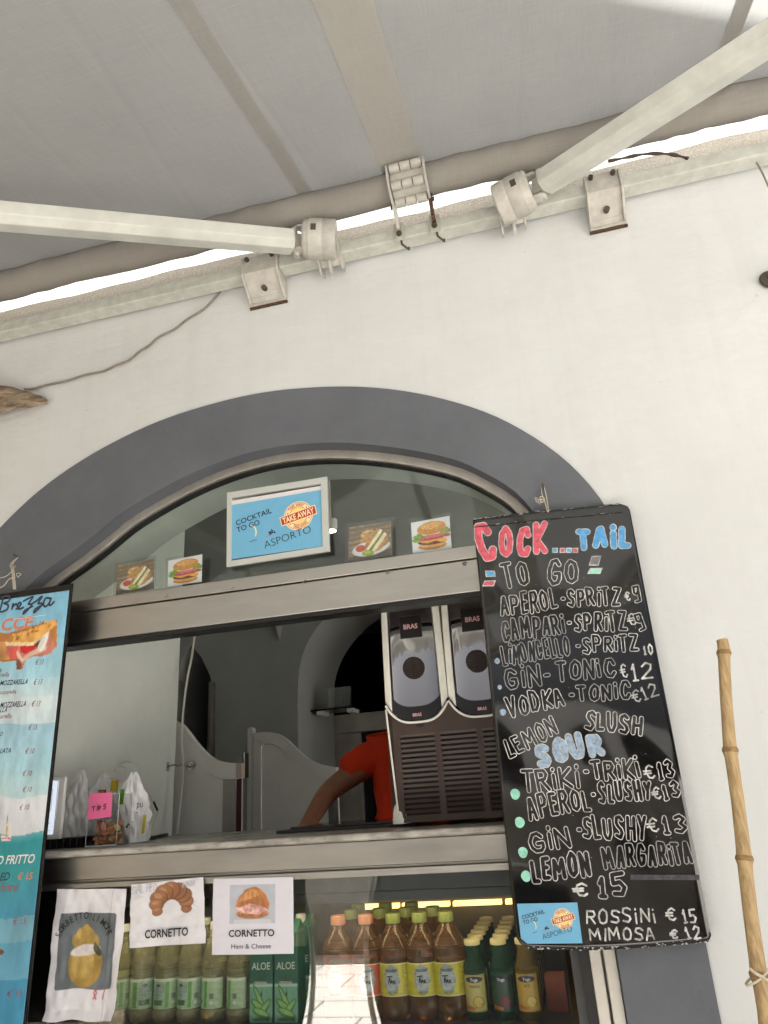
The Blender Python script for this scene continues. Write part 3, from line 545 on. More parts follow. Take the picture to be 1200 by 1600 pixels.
# folding arms
def folding_arm(piv, endpx, drumpx, side):
    pv = P(*piv, -.15); e = PP(*endpx, pv, AN); d = e-pv; d /= np.linalg.norm(d); lat = np.cross(AN, d); lat /= np.linalg.norm(lat)
    A = thing_arm = None; L = 1.62; mb = MB(); hw, hh, ch = .043, .034, .020
    sec = [(-hw+ch,-hh),(hw-ch,-hh),(hw,-hh+ch),(hw,hh-ch*.5),(hw-ch,hh),(-hw+ch,hh),(-hw,hh-ch*.5),(-hw,-hh+ch)]
    mb.prism([pv+d*.015+lat*a+AN*b for a, b in sec], d*(L-.03)); arm = mb.build('folding_arm', M['awn_metal'], awn, bevel=.003)
    el = pv+d*L; tip = np.array([pv[0]+side*.35, *(p0+AO*(ALEN-.05)-AN*.16)[1:]]); d2 = tip-el; L2 = np.linalg.norm(d2); d2 /= L2; lat2 = np.cross(AN, d2); lat2 /= np.linalg.norm(lat2)
    mb = MB(); mb.prism([el+d2*.03+lat2*a*.8+AN*b*.8 for a, b in sec], d2*(L2-.03)); mb.build('forearm', M['awn_metal'], arm, bevel=.003)
    mb = MB(); mb.cyl(el-AN*.05, el+AN*.05, .045); mb.build('elbow_joint', M['joint_metal'], arm, smooth=True)
    # shoulder: drum, fork lugs and clamp round the bar
    c = P(*drumpx, -.135); ax = np.array([side*1.0, -.25, .10]); ax /= np.linalg.norm(ax); r = .066
    mb = MB(); mb.tube([c-ax*.054, c-ax*.050, c-ax*.014, c-ax*.0115, c-ax*.009, c+ax*.034, c+ax*.0365, c+ax*.039, c+ax*.049, c+ax*.056], [r*.90, r*.97, r, r*.975, r, r, r*.97, r*.95, r*.93, r*.82], 32)
    sh = mb.build('shoulder_drum', M['joint_metal'], arm, smooth=True)
    up = np.cross(ax, np.array([0,1.0,0])); up /= np.linalg.norm(up); up *= np.sign(up[2])
    for off in (.040, -.040):
        mb = MB(); a0 = c+up*off+ax*.02; mb.prism([a0+ax*.0+np.array([0,-.020,0]), a0+ax*.055+np.array([0,-.014,0]), a0+ax*.070, a0+ax*.055+np.array([0,.014,0]), a0+np.array([0,.020,0])], up*.011*np.sign(off)); mb.build('fork_lug', M['joint_metal'], sh, bevel=.003)
    mb = MB(); mb.cyl(pv-AN*.050, pv+AN*.050, .011, n=14); mb.build('pivot_pin', M['joint_metal'], sh, smooth=True)
    mb = MB(); mb.obox(pv+d*.002, (d, lat, AN), (.024,.020,.024)); mb.build('arm_tongue', M['joint_metal'], sh, bevel=.004)
    for an in (55, 130):
        mb = MB(); q = c+(np.array([0,-1,0])*math.cos(math.radians(an-60))+up*math.sin(math.radians(an-60)))*r*.985; mb.obox(q, (ax, np.cross(ax, q-c), q-c), (.009,.012,.003)); mb.build('drum_slot', M['bolt'], sh, bevel=.001)
    cx = c[0]-side*.012; mb = MB()
    mb.prism([(cx-.040,-.10,3.262),(cx-.040,-.10,3.205),(cx-.040,-.055,3.150),(cx-.040,-.018,3.165),(cx-.040,-.018,3.262)], (.007,0,0)); mb.prism([(cx+.033,-.10,3.262),(cx+.033,-.10,3.205),(cx+.033,-.055,3.165),(cx+.033,-.018,3.175),(cx+.033,-.018,3.262)], (.007,0,0))
    mb.prism([(cx-.033,-.098,3.258),(cx-.033,-.098,3.205),(cx-.033,-.060,3.172),(cx-.033,-.060,3.19),(cx-.033,-.085,3.215),(cx-.033,-.085,3.258)], (.066,0,0))
    mb.prism([(cx-.004,-.098,3.205),(cx-.004,-.070,3.140),(cx-.004,-.050,3.140),(cx-.004,-.060,3.19)], (.010,0,0))
    mb.build('bar_clamp', M['joint_metal'], sh, bevel=.002)
folding_arm((462,379), (0,338), (500,374), -1)
folding_arm((846,289), (1200,62), (803,309), 1)
fb = p0+AO*ALEN
mb = MB(); mb.box((AX0-.02,fb[1]-.05,fb[2]-.05),(AX1+.02,fb[1]+.03,fb[2]+.03)); mb.build('front_bar', M['awn_metal'], awn, bevel=.006)
mb = MB(); mb.grid(200, 6, lambda u, v: (AX0+(AX1-AX0)*u, fb[1]-.055-.01*math.sin(u*70)*v, fb[2]-.04-(.10+.015*math.cos(u*120))*v)); mb.build('valance', canvas2, awn, smooth=True, fix=False)
# ================================================================== small things on the outside wall
q = [P(x, y, -.012) for x, y in ((346,452),(335,468),(312,487),(285,506),(262,520),(240,534),(222,548),(205,560),(185,571),(160,580),(130,588),(95,597),(60,606),(38,608))]
pts = spline([tuple(p) for p in q], 5); pts = [(p[0], -.010-.006*math.sin(i*.35)**2, p[2]) for i, p in enumerate(pts)]
mb = MB(); mb.tube(pts, .0042, 8); tag(mb.build('wall_cable', M['cable'], smooth=True), 'thin grey cable sagging across the white wall from the bar to the broken stone', 'cable')
mb = MB(); pts = spline([tuple(P(x, y, -.07)) for x, y in ((950,252),(975,247),(1005,241),(1035,240),(1058,243),(1075,248))], 6)
mb.tube(pts, [.0045+.0015*math.sin(i*.9) for i in range(len(pts))], 8); tag(mb.build('wall_cable', mat('frayed_black_cable', S(84,74,66), .9, noise=.4, nscale=200), smooth=True), 'frayed dark cable on top of the awning bar by the right bracket', 'cable')
mb = MB(); pts = spline([tuple(P(x, y, -.05)) for x, y in ((1182,254),(1190,268),(1197,283),(1206,305),(1214,335))], 5)
mb.tube(pts, .0028, 8); tag(mb.build('cord', M['cable'], smooth=True), 'thin grey cord hanging below the awning bar at the top right corner', 'cord')
# broken stone bracket at the left edge
rk = random.Random(5); mb = MB(); sp_ = [(-60,588),(-20,596),(0,602),(18,604),(33,609),(50,613),(63,619),(74,625),(73,631),(62,632),(48,636),(30,637),(12,643),(-4,646),(-30,652),(-60,660)]
fr_ = [P(x, y+rk.uniform(-1.5,1.5), -.075+.05*max(0, x)/74) for x, y in sp_]; bk = [P(x, y, -.001) for x, y in sp_]; n = len(sp_); cen = sum(fr_)/n+np.array([0,-.012,0]); md_ = [(a*.55+cen*.45)+np.array([0,rk.uniform(-.008,.004),rk.uniform(-.003,.003)]) for a in fr_]
mb.add(fr_+bk+md_+[cen], [(k,(k+1)%n,n+(k+1)%n,n+k) for k in range(n)]+[(k,(k+1)%n,2*n+(k+1)%n,2*n+k) for k in range(n)]+[(2*n+k,2*n+(k+1)%n,3*n) for k in range(n)])
tag(mb.build('stone_bracket', mat('crumbling_stone', S(166,148,126), .95, col2=S(96,82,68), nscale=26, bump=1, bscale=60, stretch=(.5,1,2.2)), bevel=.004), 'crumbling brown stone stub sticking out of the white wall at the left edge', 'stone')
t_ = thing('wall_hook', 'dark iron fitting fixed to the white wall at the right edge', 'hook', P(1212,428,0)); c = P(1207,428,-.03)
mb = MB(); mb.lathe([(0,0),(.026,.0),(.030,.006),(.026,.012),(0,.014)]); mb.v = [(c[0]+x, -.001-z, c[2]+y) for x, y, z in mb.v]; mb.build('rose', M['bolt'], t_, smooth=True)
mb = MB(); mb.tube(spline([(c[0],-.012,c[2]),(c[0]+.01,-.06,c[2]-.004),(c[0]+.03,-.10,c[2]-.02),(c[0]+.06,-.11,c[2]+.01),(c[0]+.07,-.10,c[2]+.05)],5), .010, 10); mb.build('arm', M['bolt'], t_, smooth=True)
# bamboo cane
bam = thing('bamboo_cane', 'tall dry bamboo cane standing in front of the white wall right of the chalkboard', 'bamboo', (.20,-.42,0))
YB0, YB1 = -.30, -.40
nodes = [(1128,1000,0),(1131,1020,1),(1141,1172,1),(1163,1341,1),(1186,1522,1),(1203,1640,0)]
pp = [P(x, y, YB0+(YB1-YB0)*(y-1000)/640) for x, y, _ in nodes]; dirn = pp[-1]-pp[-2]; dirn /= np.linalg.norm(dirn)
zz = pp[-1][2]; k = 1
while zz > .3: pp.append(pp[-1]+dirn*.24); nodes.append((0,0,1)); zz = pp[-1][2]
pp.append(pp[-1]+dirn*(pp[-1][2]/-dirn[2])); nodes.append((0,0,0))
pts = []; rs = []
for i in range(len(pp)-1):
    r0 = .0113+.0005*i; L = np.linalg.norm(pp[i+1]-pp[i]); dd = (pp[i+1]-pp[i])/L; bow = np.array([.0015*(-1)**i,0,0])
    for s_, kk in ((0,1.14 if nodes[i][2] else 1.0),(.006,1.12 if nodes[i][2] else 1.0),(.012,.98),(.03,.96),(L*.5,.95),(L-.02,1.0),(L-.008,1.06)):
        pts.append(pp[i]+dd*s_+bow*math.sin(PI*s_/L)); rs.append(r0*kk)
pts.append(pp[-1]); rs.append(.016)
mb = MB(); mb.tube(pts, rs, 18); mb.build('cane', mat('dry_bamboo', S(190,164,120), .5, col2=S(150,124,88), nscale=30, stretch=(6,6,.35), bump=.15, bscale=60), bam, smooth=True)
ringm_ = mat('bamboo_ring', S(150,118,80), .7, noise=.35, nscale=160)
for i in range(1, len(pp)-1):
    mb = MB()
    if nodes[i][2]: mb.tube([pp[i]-dirn*.004, pp[i]+dirn*.001, pp[i]+dirn*.006], [.0113+.0005*i+.0016, .0113+.0005*i+.0030, .0113+.0005*i+.0012], 18); mb.build('cane_node', ringm_, bam, smooth=True)
mb = MB(); c = P(1183,1530,-.38)
mb.tube(spline([tuple(P(1172,1514,-.41)), tuple(P(1180,1520,-.415)), tuple(P(1192,1527,-.41)), tuple(P(1205,1534,-.40)), tuple(P(1230,1540,-.30)), tuple(P(1290,1545,-.02))],5), .0024, 8); mb.tube([c+np.array([.019*math.cos(a), .019*math.sin(a), .010*math.cos(a)+.004*a/6]) for a in np.linspace(0, 6.2, 22)], .0022, 6)
tag(mb.build('twine', M['twine'], smooth=True), 'pale twine tied round the bamboo cane near its lower joint', 'twine')
# ================================================================== chalkboard
YC = -.035
def yboard(x, z):
    return YC + .0022*math.sin((z-1.17)*9.0+x*6) + .0020*math.sin(x*19+z*5) + .006*math.exp(-((x+.17)/.06)**2-((z-1.93)/.09)**2) - .010*max(0, (1.23-z)/.06)**2*.25
board = thing('chalkboard', 'black glossy chalkboard with hand lettered cocktail prices hanging on the grey band', 'chalkboard', P(850,810,YC))
cTL, cTR, cBR, cBL = [P(*p, YC)[[0, 2]] for p in ((738,809),(982,785),(1113,1471),(808,1482))]
def bmap(u, v):
    p = (cTL*(1-u)+cTR*u)*(1-v)+(cBL*(1-u)+cBR*u)*v; return p[0], p[1]
def board_outline(k=0.0):
    o = []
    def corner(cu, cv, r, a0):
        for i in range(6):
            a = a0+PI/2*i/5; o.append((cu+r*math.cos(a), cv-r*math.sin(a)*.41))
    corner(1-.055, .055*.41, .055, PI/2+0) if 0 else None
    for i in range(6): a = PI/2*(1-i/5); o.append((1-.06+.06*math.cos(a), .025-.025*math.sin(a)))
    for i in range(5): a = PI/2*i/4; o.append((1-.02+.02*math.cos(a), 1-.008+.008*math.sin(a)))
    for i in range(1, 8): u = 1-i/8; o.append((u, 1+.006*math.sin(u*PI)))
    for i in range(6): a = PI/2*i/5; o.append((.075-.075*math.sin(a), 1-.03+.03*math.cos(a)))
    o.append((0, 0)); return o
NU, NV = 40, 96
mb = MB(); ol = [np.array(p) for p in board_outline()]
def clampu(v):                        # left and right limits of the board at height v, following its rounded corners
    lo, hi = 0.0, 1.0
    if v < .025: hi = 1-.06+.06*math.sqrt(max(0, 1-((.025-v)/.025)**2))
    if v > .97: lo = .075-.075*math.sqrt(max(0, 1-((v-.97)/.03)**2))
    if v > .992: hi = .98+.02*math.sqrt(max(0, 1-((v-.992)/.008)**2))
    return lo, hi
def bpt(i, j):
    v = j; lo, hi = clampu(v); u = lo+(hi-lo)*i; x, z = bmap(u, v); z -= .008*math.sin(u*PI)*max(0, (v-.9)/.1); return (x, yboard(x, z), z)
mb.grid(NU, NV, bpt)
bm_ = mat('chalkboard_gloss', (.0055,.0055,.006), .06, noise=.35, nscale=30, rnoise=.03, spec=.8, coat=.3)
panel = mb.build('panel', bm_, board, smooth=True, fix=False, solid=-.004)
mb = MB()
for (v0, v1, u0, u1) in ((.001,.03,.003,.93),):
    for k in range(60):
        u = random.uniform(u0, u1); v = random.choice([random.uniform(.0,.004), random.uniform(.024,.028)]); x, z = bmap(u, v); capsule(mb, (x, z), (x+random.uniform(.001,.012), z+random.uniform(-.001,.001)), random.uniform(.0003,.0007), lambda X, Z, l: (X, yboard(X, Z)-l, Z), .0006)
for k in range(120):                  # scuffed lower edge and chalk specks
    if k < 70:
        u = random.uniform(.06, .99); v = 1-random.uniform(.0, .006)
    else: u, v = random.uniform(.03,.97), random.uniform(.05,.97)
    x, z = bmap(u, v); z -= .008*math.sin(u*PI)*max(0, (v-.9)/.1); r = random.uniform(.0004,.0011) if k < 70 else random.uniform(.0004,.0009)
    capsule(mb, (x, z), (x+random.uniform(0,.004)*(k < 70), z), r, lambda X, Z, l: (X, yboard(X, Z)-l, Z), .0007)
mb.build('scuff_mark', mat('scuffed_edge', (.5,.5,.5), .8), board)['kind'] = 'stuff'
mb = MB()
for k in range(26):                   # turned-in film edge at the top
    u0, u1 = k/26*.95, (k+1)/26*.95; a = bmap(u0, .026); b = bmap(u1, .026); capsule(mb, a, b, .0012+.0006*math.sin(k), lambda X, Z, l: (X, yboard(X, Z)-l, Z), .0010)
mb.build('top_fold', M['black'], board)
chW = mat('white_chalk_pen', (.56,.56,.55), .8, noise=.55, nscale=70); chP = mat('pink_chalk_pen', S(212,92,110), .75, noise=.3, nscale=80); chB = mat('blue_chalk_pen', S(88,158,212), .75, noise=.25, nscale=80)
chM = mat('mint_chalk_pen', S(150,212,192), .75, noise=.2, nscale=80); chG = mat('grey_chalk_pen', S(120,120,126), .8, noise=.3, nscale=90); chS = mat('pale_blue_chalk', S(150,172,195), .75, noise=.35, nscale=120); chD2 = mat('smudged_chalk', (.075,.075,.085), .7, noise=.5, nscale=60); chD = mat('worn_glare_chalk', (.36,.36,.36), .8, noise=.4, nscale=70)  # chD is dimmer: rubbed lettering, partly glare put into its colour
def hollow(s, p0, p1, h, fill=None, ro=.0064, ri=.0043, line=chW, nm='lettering', **kw):
    h = h*1.14 if h < 34 else h; o_, i_ = MB(), MB(); strokes(o_, i_, s, p0, p1, h, YC, yboard, ro, ri, **kw); o_.build(nm, line, board, fix=False); i_.build(nm, fill or bm_, board, fix=False)
def thin(s, p0, p1, h, r=.0018, line=chW, **kw):
    o_ = MB(); strokes(o_, None, s, p0, p1, h, YC, yboard, r, r, **kw); o_.build('lettering', line, board, fix=False)
hollow('C', (752,880),(780,874),57, chP, .0115,.0094); hollow('OCK', (780,872),(856,868),46, chP, .0092,.0072, gap=.22)
hollow('TAiL', (901,858),(986,856),36, chB, .0092,.0072, gap=.16); 
dash = lambda px, py, w_, h_, m_, sk=0: [capsule(mbx, tuple(P(px-w_/2+sk, py, YC)[[0,2]]), tuple(P(px+w_/2-sk, py-sk, YC)[[0,2]]), h_*.0017/2, lambda X, Z, l: (X, yboard(X, Z)-l, Z), lf) for mbx, lf in ((m_, .0006),)]
def pad(px, py, w_, h_, fill, sk=0, edge=chW):
    for m_, g_, lf in ((edge, 1.5, .0006), (fill, 0, .0009)):
        mb = MB(); c = [(px-w_/2-g_-sk, py-h_/2-g_),(px+w_/2+g_-sk*.4, py-h_/2-g_+sk*.2),(px+w_/2+g_+sk, py+h_/2+g_),(px-w_/2-g_+sk*.5, py+h_/2+g_)]
        mb.poly([(lambda q: (q[0], yboard(q[0], q[2])-lf, q[2]))(P(*p, YC)) for p in c[::-1]]); mb.build('chalk_dash', m_, board, fix=False)
for px, fl in ((867,chB),(879,chP),(889,chB),(899,chP)): pad(px, 860, 6, 5, fl)
hollow('TO', (788,922),(829,912),38); hollow('GO', (855,914),(905,911),38)
pad(766,896,12,7,chB,1); pad(764,911,16,6,chP,-2); pad(930,876,14,12,chG,-3); pad(930,892,19,6,chM,-3)
kw = dict(ro=.0054, ri=.0034, gap=.14)
hollow('APEROL', (783,965),(873,951),30, **kw); hollow('-SPRiTZ', (877,950),(969,945),27, **kw); thin('€', (977,940),(986,939),14); hollow('9', (991,943),(1004,941),24, ro=.0046, ri=.0028)
hollow('CAMPARi', (785,1004),(884,990),29, line=chD, **kw); hollow('-SPRiTZ', (887,988),(981,986),27, **kw); thin('€', (982,978),(996,976),20); hollow('9', (998,988),(1012,985),24, ro=.0046, ri=.0028)
hollow('LiMONCELLO', (786,1041),(892,1024),27, line=chD, ro=.0046, ri=.0028, gap=.12); hollow('-SPRiTZ', (900,1022),(999,1018),24, ro=.005, ri=.003, gap=.14); thin('10', (1006,1024),(1022,1022),16)
hollow('GiN-', (792,1081),(862,1068),29, line=chD, **kw); hollow('TONiC', (870,1066),(963,1058),27, line=chD, **kw); thin('€', (971,1060),(982,1058),22); thin('12', (987,1064),(1021,1060),26, r=.0022)
hollow('VODKA', (795,1123),(884,1102),28, **kw); hollow('-TONiC', (890,1098),(986,1092),24, line=chD, **kw); thin('€12', (989,1100),(1031,1087),20, line=chD)
hollow('LEMON', (796,1186),(875,1146),26, ro=.0050, ri=.0030, gap=.16); hollow('SLUSH', (912,1141),(1003,1150),26, ro=.0056, ri=.0036, gap=.14)
hollow('SOUR', (841,1201),(945,1178),38, chS, .0092,.0074, gap=.16)
kw = dict(ro=.0054, ri=.0034, gap=.13)
hollow('TRiKi', (817,1240),(908,1230),31, **kw); hollow('-TRiKi', (913,1222),(1003,1216),29, **kw); thin('€', (1008,1219),(1025,1217),22, r=.0019); hollow('13', (1029,1220),(1057,1216),26, ro=.0052, ri=.0032)
hollow('APEROL', (827,1283),(925,1266),32, **kw); hollow('-SLUSHY', (927,1258),(1020,1249),28, **kw); thin('€', (1020,1250),(1034,1248),20, r=.0019); hollow('13', (1037,1251),(1066,1247),25, ro=.005, ri=.003)
hollow('GiN', (830,1334),(895,1325),36, **kw); hollow('-SLUSHY', (900,1312),(1013,1313),32, **kw); thin('€', (1013,1302),(1031,1300),24, r=.0019); hollow('13', (1036,1304),(1075,1299),27, ro=.0052, ri=.0032)
hollow('LEMON', (832,1379),(926,1369),38, ro=.0064, ri=.0043, gap=.13); hollow('MARGARiTA', (944,1358),(1085,1351),30, line=chD, **kw)
thin('€', (896,1402),(920,1401),24, r=.0022); hollow('15', (934,1406),(984,1401),36, ro=.0062, ri=.0042)
pad(1039,1371,104,5,chD2,0,chD2)
thin('ROSSiNi', (916,1443),(1027,1443),23, r=.0019, jit=.08); thin('€', (1041,1440),(1057,1440),21, r=.0019); thin('15', (1068,1443),(1090,1441),22, r=.0019)
thin('MiMOSA'.upper(), (922,1470),(1024,1470),19, r=.0019, jit=.08); thin('€', (1047,1467),(1060,1467),15, r=.0018); thin('12', (1074,1469),(1096,1466),20, r=.0019)
for px, py, m_, r_ in ((805,1241,chM,6.6),(812,1285,chM,6.6),(817,1332,chM,6.4),(822,1369,chM,6.4),(777,1033,chS,4),(781,1074,chS,3.2),(786,1113,chS,4.5)):
    c = P(px, py, YC); mb = MB(); pr_ = r_*.00172; mb.poly([(lambda x, z: (x, yboard(x, z)-.0007, z))(c[0]+pr_*math.cos(a)*(1+.06*math.sin(3*a+px)), c[2]+pr_*1.08*math.sin(a)) for a in np.linspace(0, 2*PI, 22)[:-1]]); mb.build('chalk_dot', m_, board, fix=False)
# the badge and lettering used on the take away prints
def badge(mbs, mid, ux, uy, r):
    """mbs: cream, red, gold meshes; mid(u, v, lift) -> point, axes tilted by the caller"""
    cream, red, gold, dark = mbs
    def disc(mb, r0, lift, n=40): mb.poly([mid(r0*math.cos(a), r0*math.sin(a), lift) for a in np.linspace(0, 2*PI, n+1)[:-1]])
    def ringm(mb, ra, rb, lift, n=48):
        an = np.linspace(0, 2*PI, n+1)[:-1]; mb.add([mid(ra*math.cos(a), ra*math.sin(a), lift) for a in an]+[mid(rb*math.cos(a), rb*math.sin(a), lift) for a in an], [(i, (i+1) % n, n+(i+1) % n, n+i) for i in range(n)])
    disc(cream, r, .0003); ringm(red, r*.90, r*.93, .0005); ringm(red, r*.60, r*.63, .0005); disc(gold, r*.60, .00045)
    def curved(s, rad, a_mid, span, h, top):
        v, f = glyphs(s, .03); x0, x1 = v[:, 0].min(), v[:, 0].max(); pts = []
        for x, y in v:
            t = (x-x0)/(x1-x0)-.5; yy = y/cap_h()*h
            if top: a = a_mid-t*span; rr = rad+yy
            else: a = a_mid+t*span; rr = rad-yy
            pts.append(mid(rr*math.cos(a), rr*math.sin(a), .0006))
        red.add(pts, f)
    curved('TAKE AWAY', r*.67, PI/2, 1.5, r*.2, True); curved('TAKE AWAY', r*.86, -PI/2, 1.4, r*.2, False)
    for a in (PI/2+1.05, PI/2-1.05, -PI/2-1.05, -PI/2+1.05):
        c0 = (r*.76*math.cos(a), r*.76*math.sin(a)); red.poly([mid(c0[0]+r*(.085 if k % 2 == 0 else .035)*math.cos(PI/2+k*PI/5), c0[1]+r*(.085 if k % 2 == 0 else .035)*math.sin(PI/2+k*PI/5), .0006) for k in range(10)])
    cream.poly([mid(x*r, y*r, .0008) for x, y in ((-1.26,-.33),(1.26,-.33),(1.26,.33),(-1.26,.33))]); red.poly([mid(x*r, y*r, .0010) for x, y in ((-1.20,-.27),(1.20,-.27),(1.20,.27),(-1.20,.27))])
    place_text(cream, 'TAKE AWAY', lambda u, v: mid(u-1.1*r, v-.19*r, .0012), 2.2*r, .38*r, .03)
def scooter(dark, red, mid, s):
    def d(cx, cy, r0): dark.poly([mid(s*(cx+r0*math.cos(a)), s*(cy+r0*math.sin(a)), .0006) for a in np.linspace(0, 2*PI, 13)[:-1]])
    d(-.55,.12,.2); d(.62,.12,.2); d(.02,1.12,.16)
    for pl in ([(-.85,.35),(-.25,.35),(-.25,.85),(-.85,.85)],[(-.4,.2),(.5,.2),(.62,.5),(.2,.35),(-.3,.45)],[(-.15,.4),(.2,.4),(.12,1.0),(-.1,1.0)],[(.05,.75),(.45,.65),(.45,.75),(.08,.9)],[(.42,.7),(.56,.7),(.72,.15),(.58,.15)]): dark.poly([mid(s*x, s*y, .00065) for x, y in pl])
    red.poly([mid(s*x, s*y, .0006) for x, y in ((-1.7,-.12),(-.2,-.12),(-.2,-.04),(-1.7,-.04))])
def takeaway(sheet_uv, parent, Wm, Hm, tilt):
    """print on the blue sheet; sheet_uv(u, v, lift), u right 0..1, v up 0..1; Wm, Hm size in metres"""
    cream, red, gold, dark = MB(), MB(), MB(), MB(); ct, st = math.cos(tilt), math.sin(tilt)
    def loc(u0, v0):
        return lambda x, y, l: sheet_uv(u0+(x*ct-y*st)/Wm, v0+(x*st+y*ct)/Hm, l)
    badge((cream, red, gold, dark), loc(.735,.60), 0, 0, Wm*.155)
    for s, u0, v0, wd in (('COCKTAIL', .06,.60,.40),('TO GO', .07,.47,.255)):
        f_ = loc(u0, v0); d1_ = MB(); place_text(d1_, s, lambda x, y: f_(x, y, .0005), wd*Wm, .055*Wm, .012); d1_.build('lettering', M['ink'], parent, fix=False)
    f_ = loc(.37,.10); d1_ = MB(); place_text(d1_, 'ASPORTO', lambda x, y: f_(x, y, .0005), .51*Wm, .078*Wm, -.012); d1_.build('lettering', M['ink'], parent, fix=False)
    scooter(dark, red, loc(.455,.345), Wm*.042)
    f_ = loc(.22,.30); 
    an = np.linspace(-1.1, 1.5, 12); cream.poly([f_(Wm*(.03+.05*math.cos(a)), Wm*(.08+.07*math.sin(a)), .0005) for a in an]+[f_(Wm*(.03+.035*math.cos(a)), Wm*(.08+.062*math.sin(a)), .0005) for a in an[::-1]])
    dark.poly([f_(Wm*x, Wm*y, .0005) for x, y in ((-.02,-.022),(.06,-.022),(.06,-.016),(-.02,-.016))])
    cream.build('print', mat('badge_cream', S(243,226,178), .5), parent, fix=False); red.build('print', mat('badge_red', S(186,52,44), .5), parent, fix=False); gold.build('print', mat('badge_gold', S(248,214,130), .5), parent, fix=False); dark.build('scooter_icon', M['ink'], parent, fix=False)
BLUE = mat('blue_print', S(112,176,212), .45, noise=.04, nscale=20)
stq = quad(((808,1412),(902,1410),(910,1473),(815,1474)), YC)
stk = thing('sticker', 'small blue cocktail to go sticker on the lower left corner of the chalkboard', 'sticker', stq(.5,1))
mb = MB(); mb.grid(10, 8, lambda u, v: (lambda q: (q[0], yboard(q[0], q[2])-.0012, q[2]))(stq(max(u, .10*(1-math.sqrt(max(0,1-((v-.85)/.15)**2))) if v > .85 else u), v))); mb.build('sheet', BLUE, stk, fix=False, solid=-.0005)
wm = np.linalg.norm(stq(1,.5)-stq(0,.5)); hm = np.linalg.norm(stq(.5,1)-stq(.5,0))
takeaway(lambda u, v, l: (lambda q: (q[0], yboard(q[0], q[2])-.0012-l, q[2]))(stq(u, 1-v)), stk, wm, hm, math.radians(13))
# strings that hold the boards
nl = P(849,765,-.004)
hs = thing('string', 'knotted pale string hanging the cocktail chalkboard from a nail in the grey band', 'string', nl)
mb = MB(); hole = P(856,801,YC-.004)
for k, (x0, x1) in enumerate(((-.004,-.001),(.003,.002))): mb.tube(spline([nl+np.array([x0,-.006,.004]), nl+np.array([x0*1.5,-.02,-.02]), (nl+hole)/2+np.array([x1*2,-.012,-.012]), hole+np.array([x1,-.004,0])], 6), .0011, 6)
mb.tube([(nl+hole)/2+np.array([.006*math.cos(a)-.008, -.016+.004*math.sin(a*2), -.008+.006*math.sin(a)+a*.0012]) for a in np.linspace(0, 11, 40)], .0011, 6)
for k in range(4): mb.tube(spline([(nl+hole)/2+np.array([-.008,-.016,-.008]), (nl+hole)/2+np.array([-.014-.004*k,-.018,-.004+.004*k]), (nl+hole)/2+np.array([-.016-.003*k,-.02,-.016+.003*k])], 4), .0007, 5)
mb.build('cord', M['twine'], hs, smooth=True)
mb = MB(); mb.cyl(nl, nl+np.array([0,-.028,.004]), .0016, n=8); mb.cyl(nl+np.array([0,-.028,.004]), nl+np.array([0,-.030,.004]), .004, n=10); mb.build('nail', M['bolt'], hs)
# ================================================================== menu banner on the left
YN = -.055
ban = thing('menu_banner', 'tall blue seaside menu banner in a black frame with a ham sandwich picture', 'banner', P(60,920,YN))
bTR, bBR = P(113,911,YN), P(36,1640,YN); xr_ = bTR[0]; zt_ = bTR[2]; zb_ = bBR[2]; xl_ = xr_-.47; dxr = bBR[0]-bTR[0]
mb = MB(); mb.prism([(xl_,YN+.002,zt_),(xr_,YN+.002,zt_),(xr_+dxr,YN+.002,zb_),(xl_+dxr,YN+.002,zb_)], (0,.006,0)); mb.build('backing', M['blackgloss'], ban, bevel=.002)
cv = Canvas(150, 420, (120,188,222)); Hh = zt_-zb_
vpx = lambda py: (zt_-P(60, py, YN)[2])/Hh
def band(y0, y1, c0, c1):
    m = np.clip((cv.Y-vpx(y0))/(vpx(y1)-vpx(y0)), 0, 1)[..., None]; sel = ((cv.Y >= vpx(y0)) & (cv.Y <= vpx(y1)))[..., None]; cv.a = np.where(sel, np.array(c0)*(1-m)+np.array(c1)*m, cv.a)
wob = (vnoise(150, 420, 5, 3, 4)-.5)*.02; cv.Y = cv.Y+wob
for y0, y1, c0, c1 in ((900,1000,(105,180,220),(122,192,226)),(1000,1060,(128,196,226),(150,205,226)),(1060,1088,(165,212,228),(196,222,230)),(1088,1130,(208,226,232),(196,216,228)),(1130,1200,(142,192,216),(150,200,218)),(1200,1243,(150,198,212),(175,208,216)),(1243,1300,(212,218,224),(205,208,216)),(1300,1312,(100,170,180),(46,148,156)),(1312,1370,(40,144,152),(56,152,160)),(1370,1430,(60,152,168),(70,148,176)),(1430,1470,(110,166,186),(120,172,192)),(1470,1530,(92,160,188),(104,168,196)),(1530,1660,(66,146,182),(58,138,176))): band(y0, y1, c0, c1)
cv.a = cv.a*.80+np.array([232,238,240])*.20*(cv.Y < vpx(1300))[..., None]+cv.a*.20*(cv.Y >= vpx(1300))[..., None]; cv.Y = cv.Y-wob; cv.grain(.10, 9); cv.grain(.07, 34)
def u_(px, py): q = P(px, py, YN); t = (zt_-q[2])/Hh; return ((q[0]-xl_-dxr*t)/(xr_-xl_), t)
sp = lambda pts: [u_(*p) for p in pts]
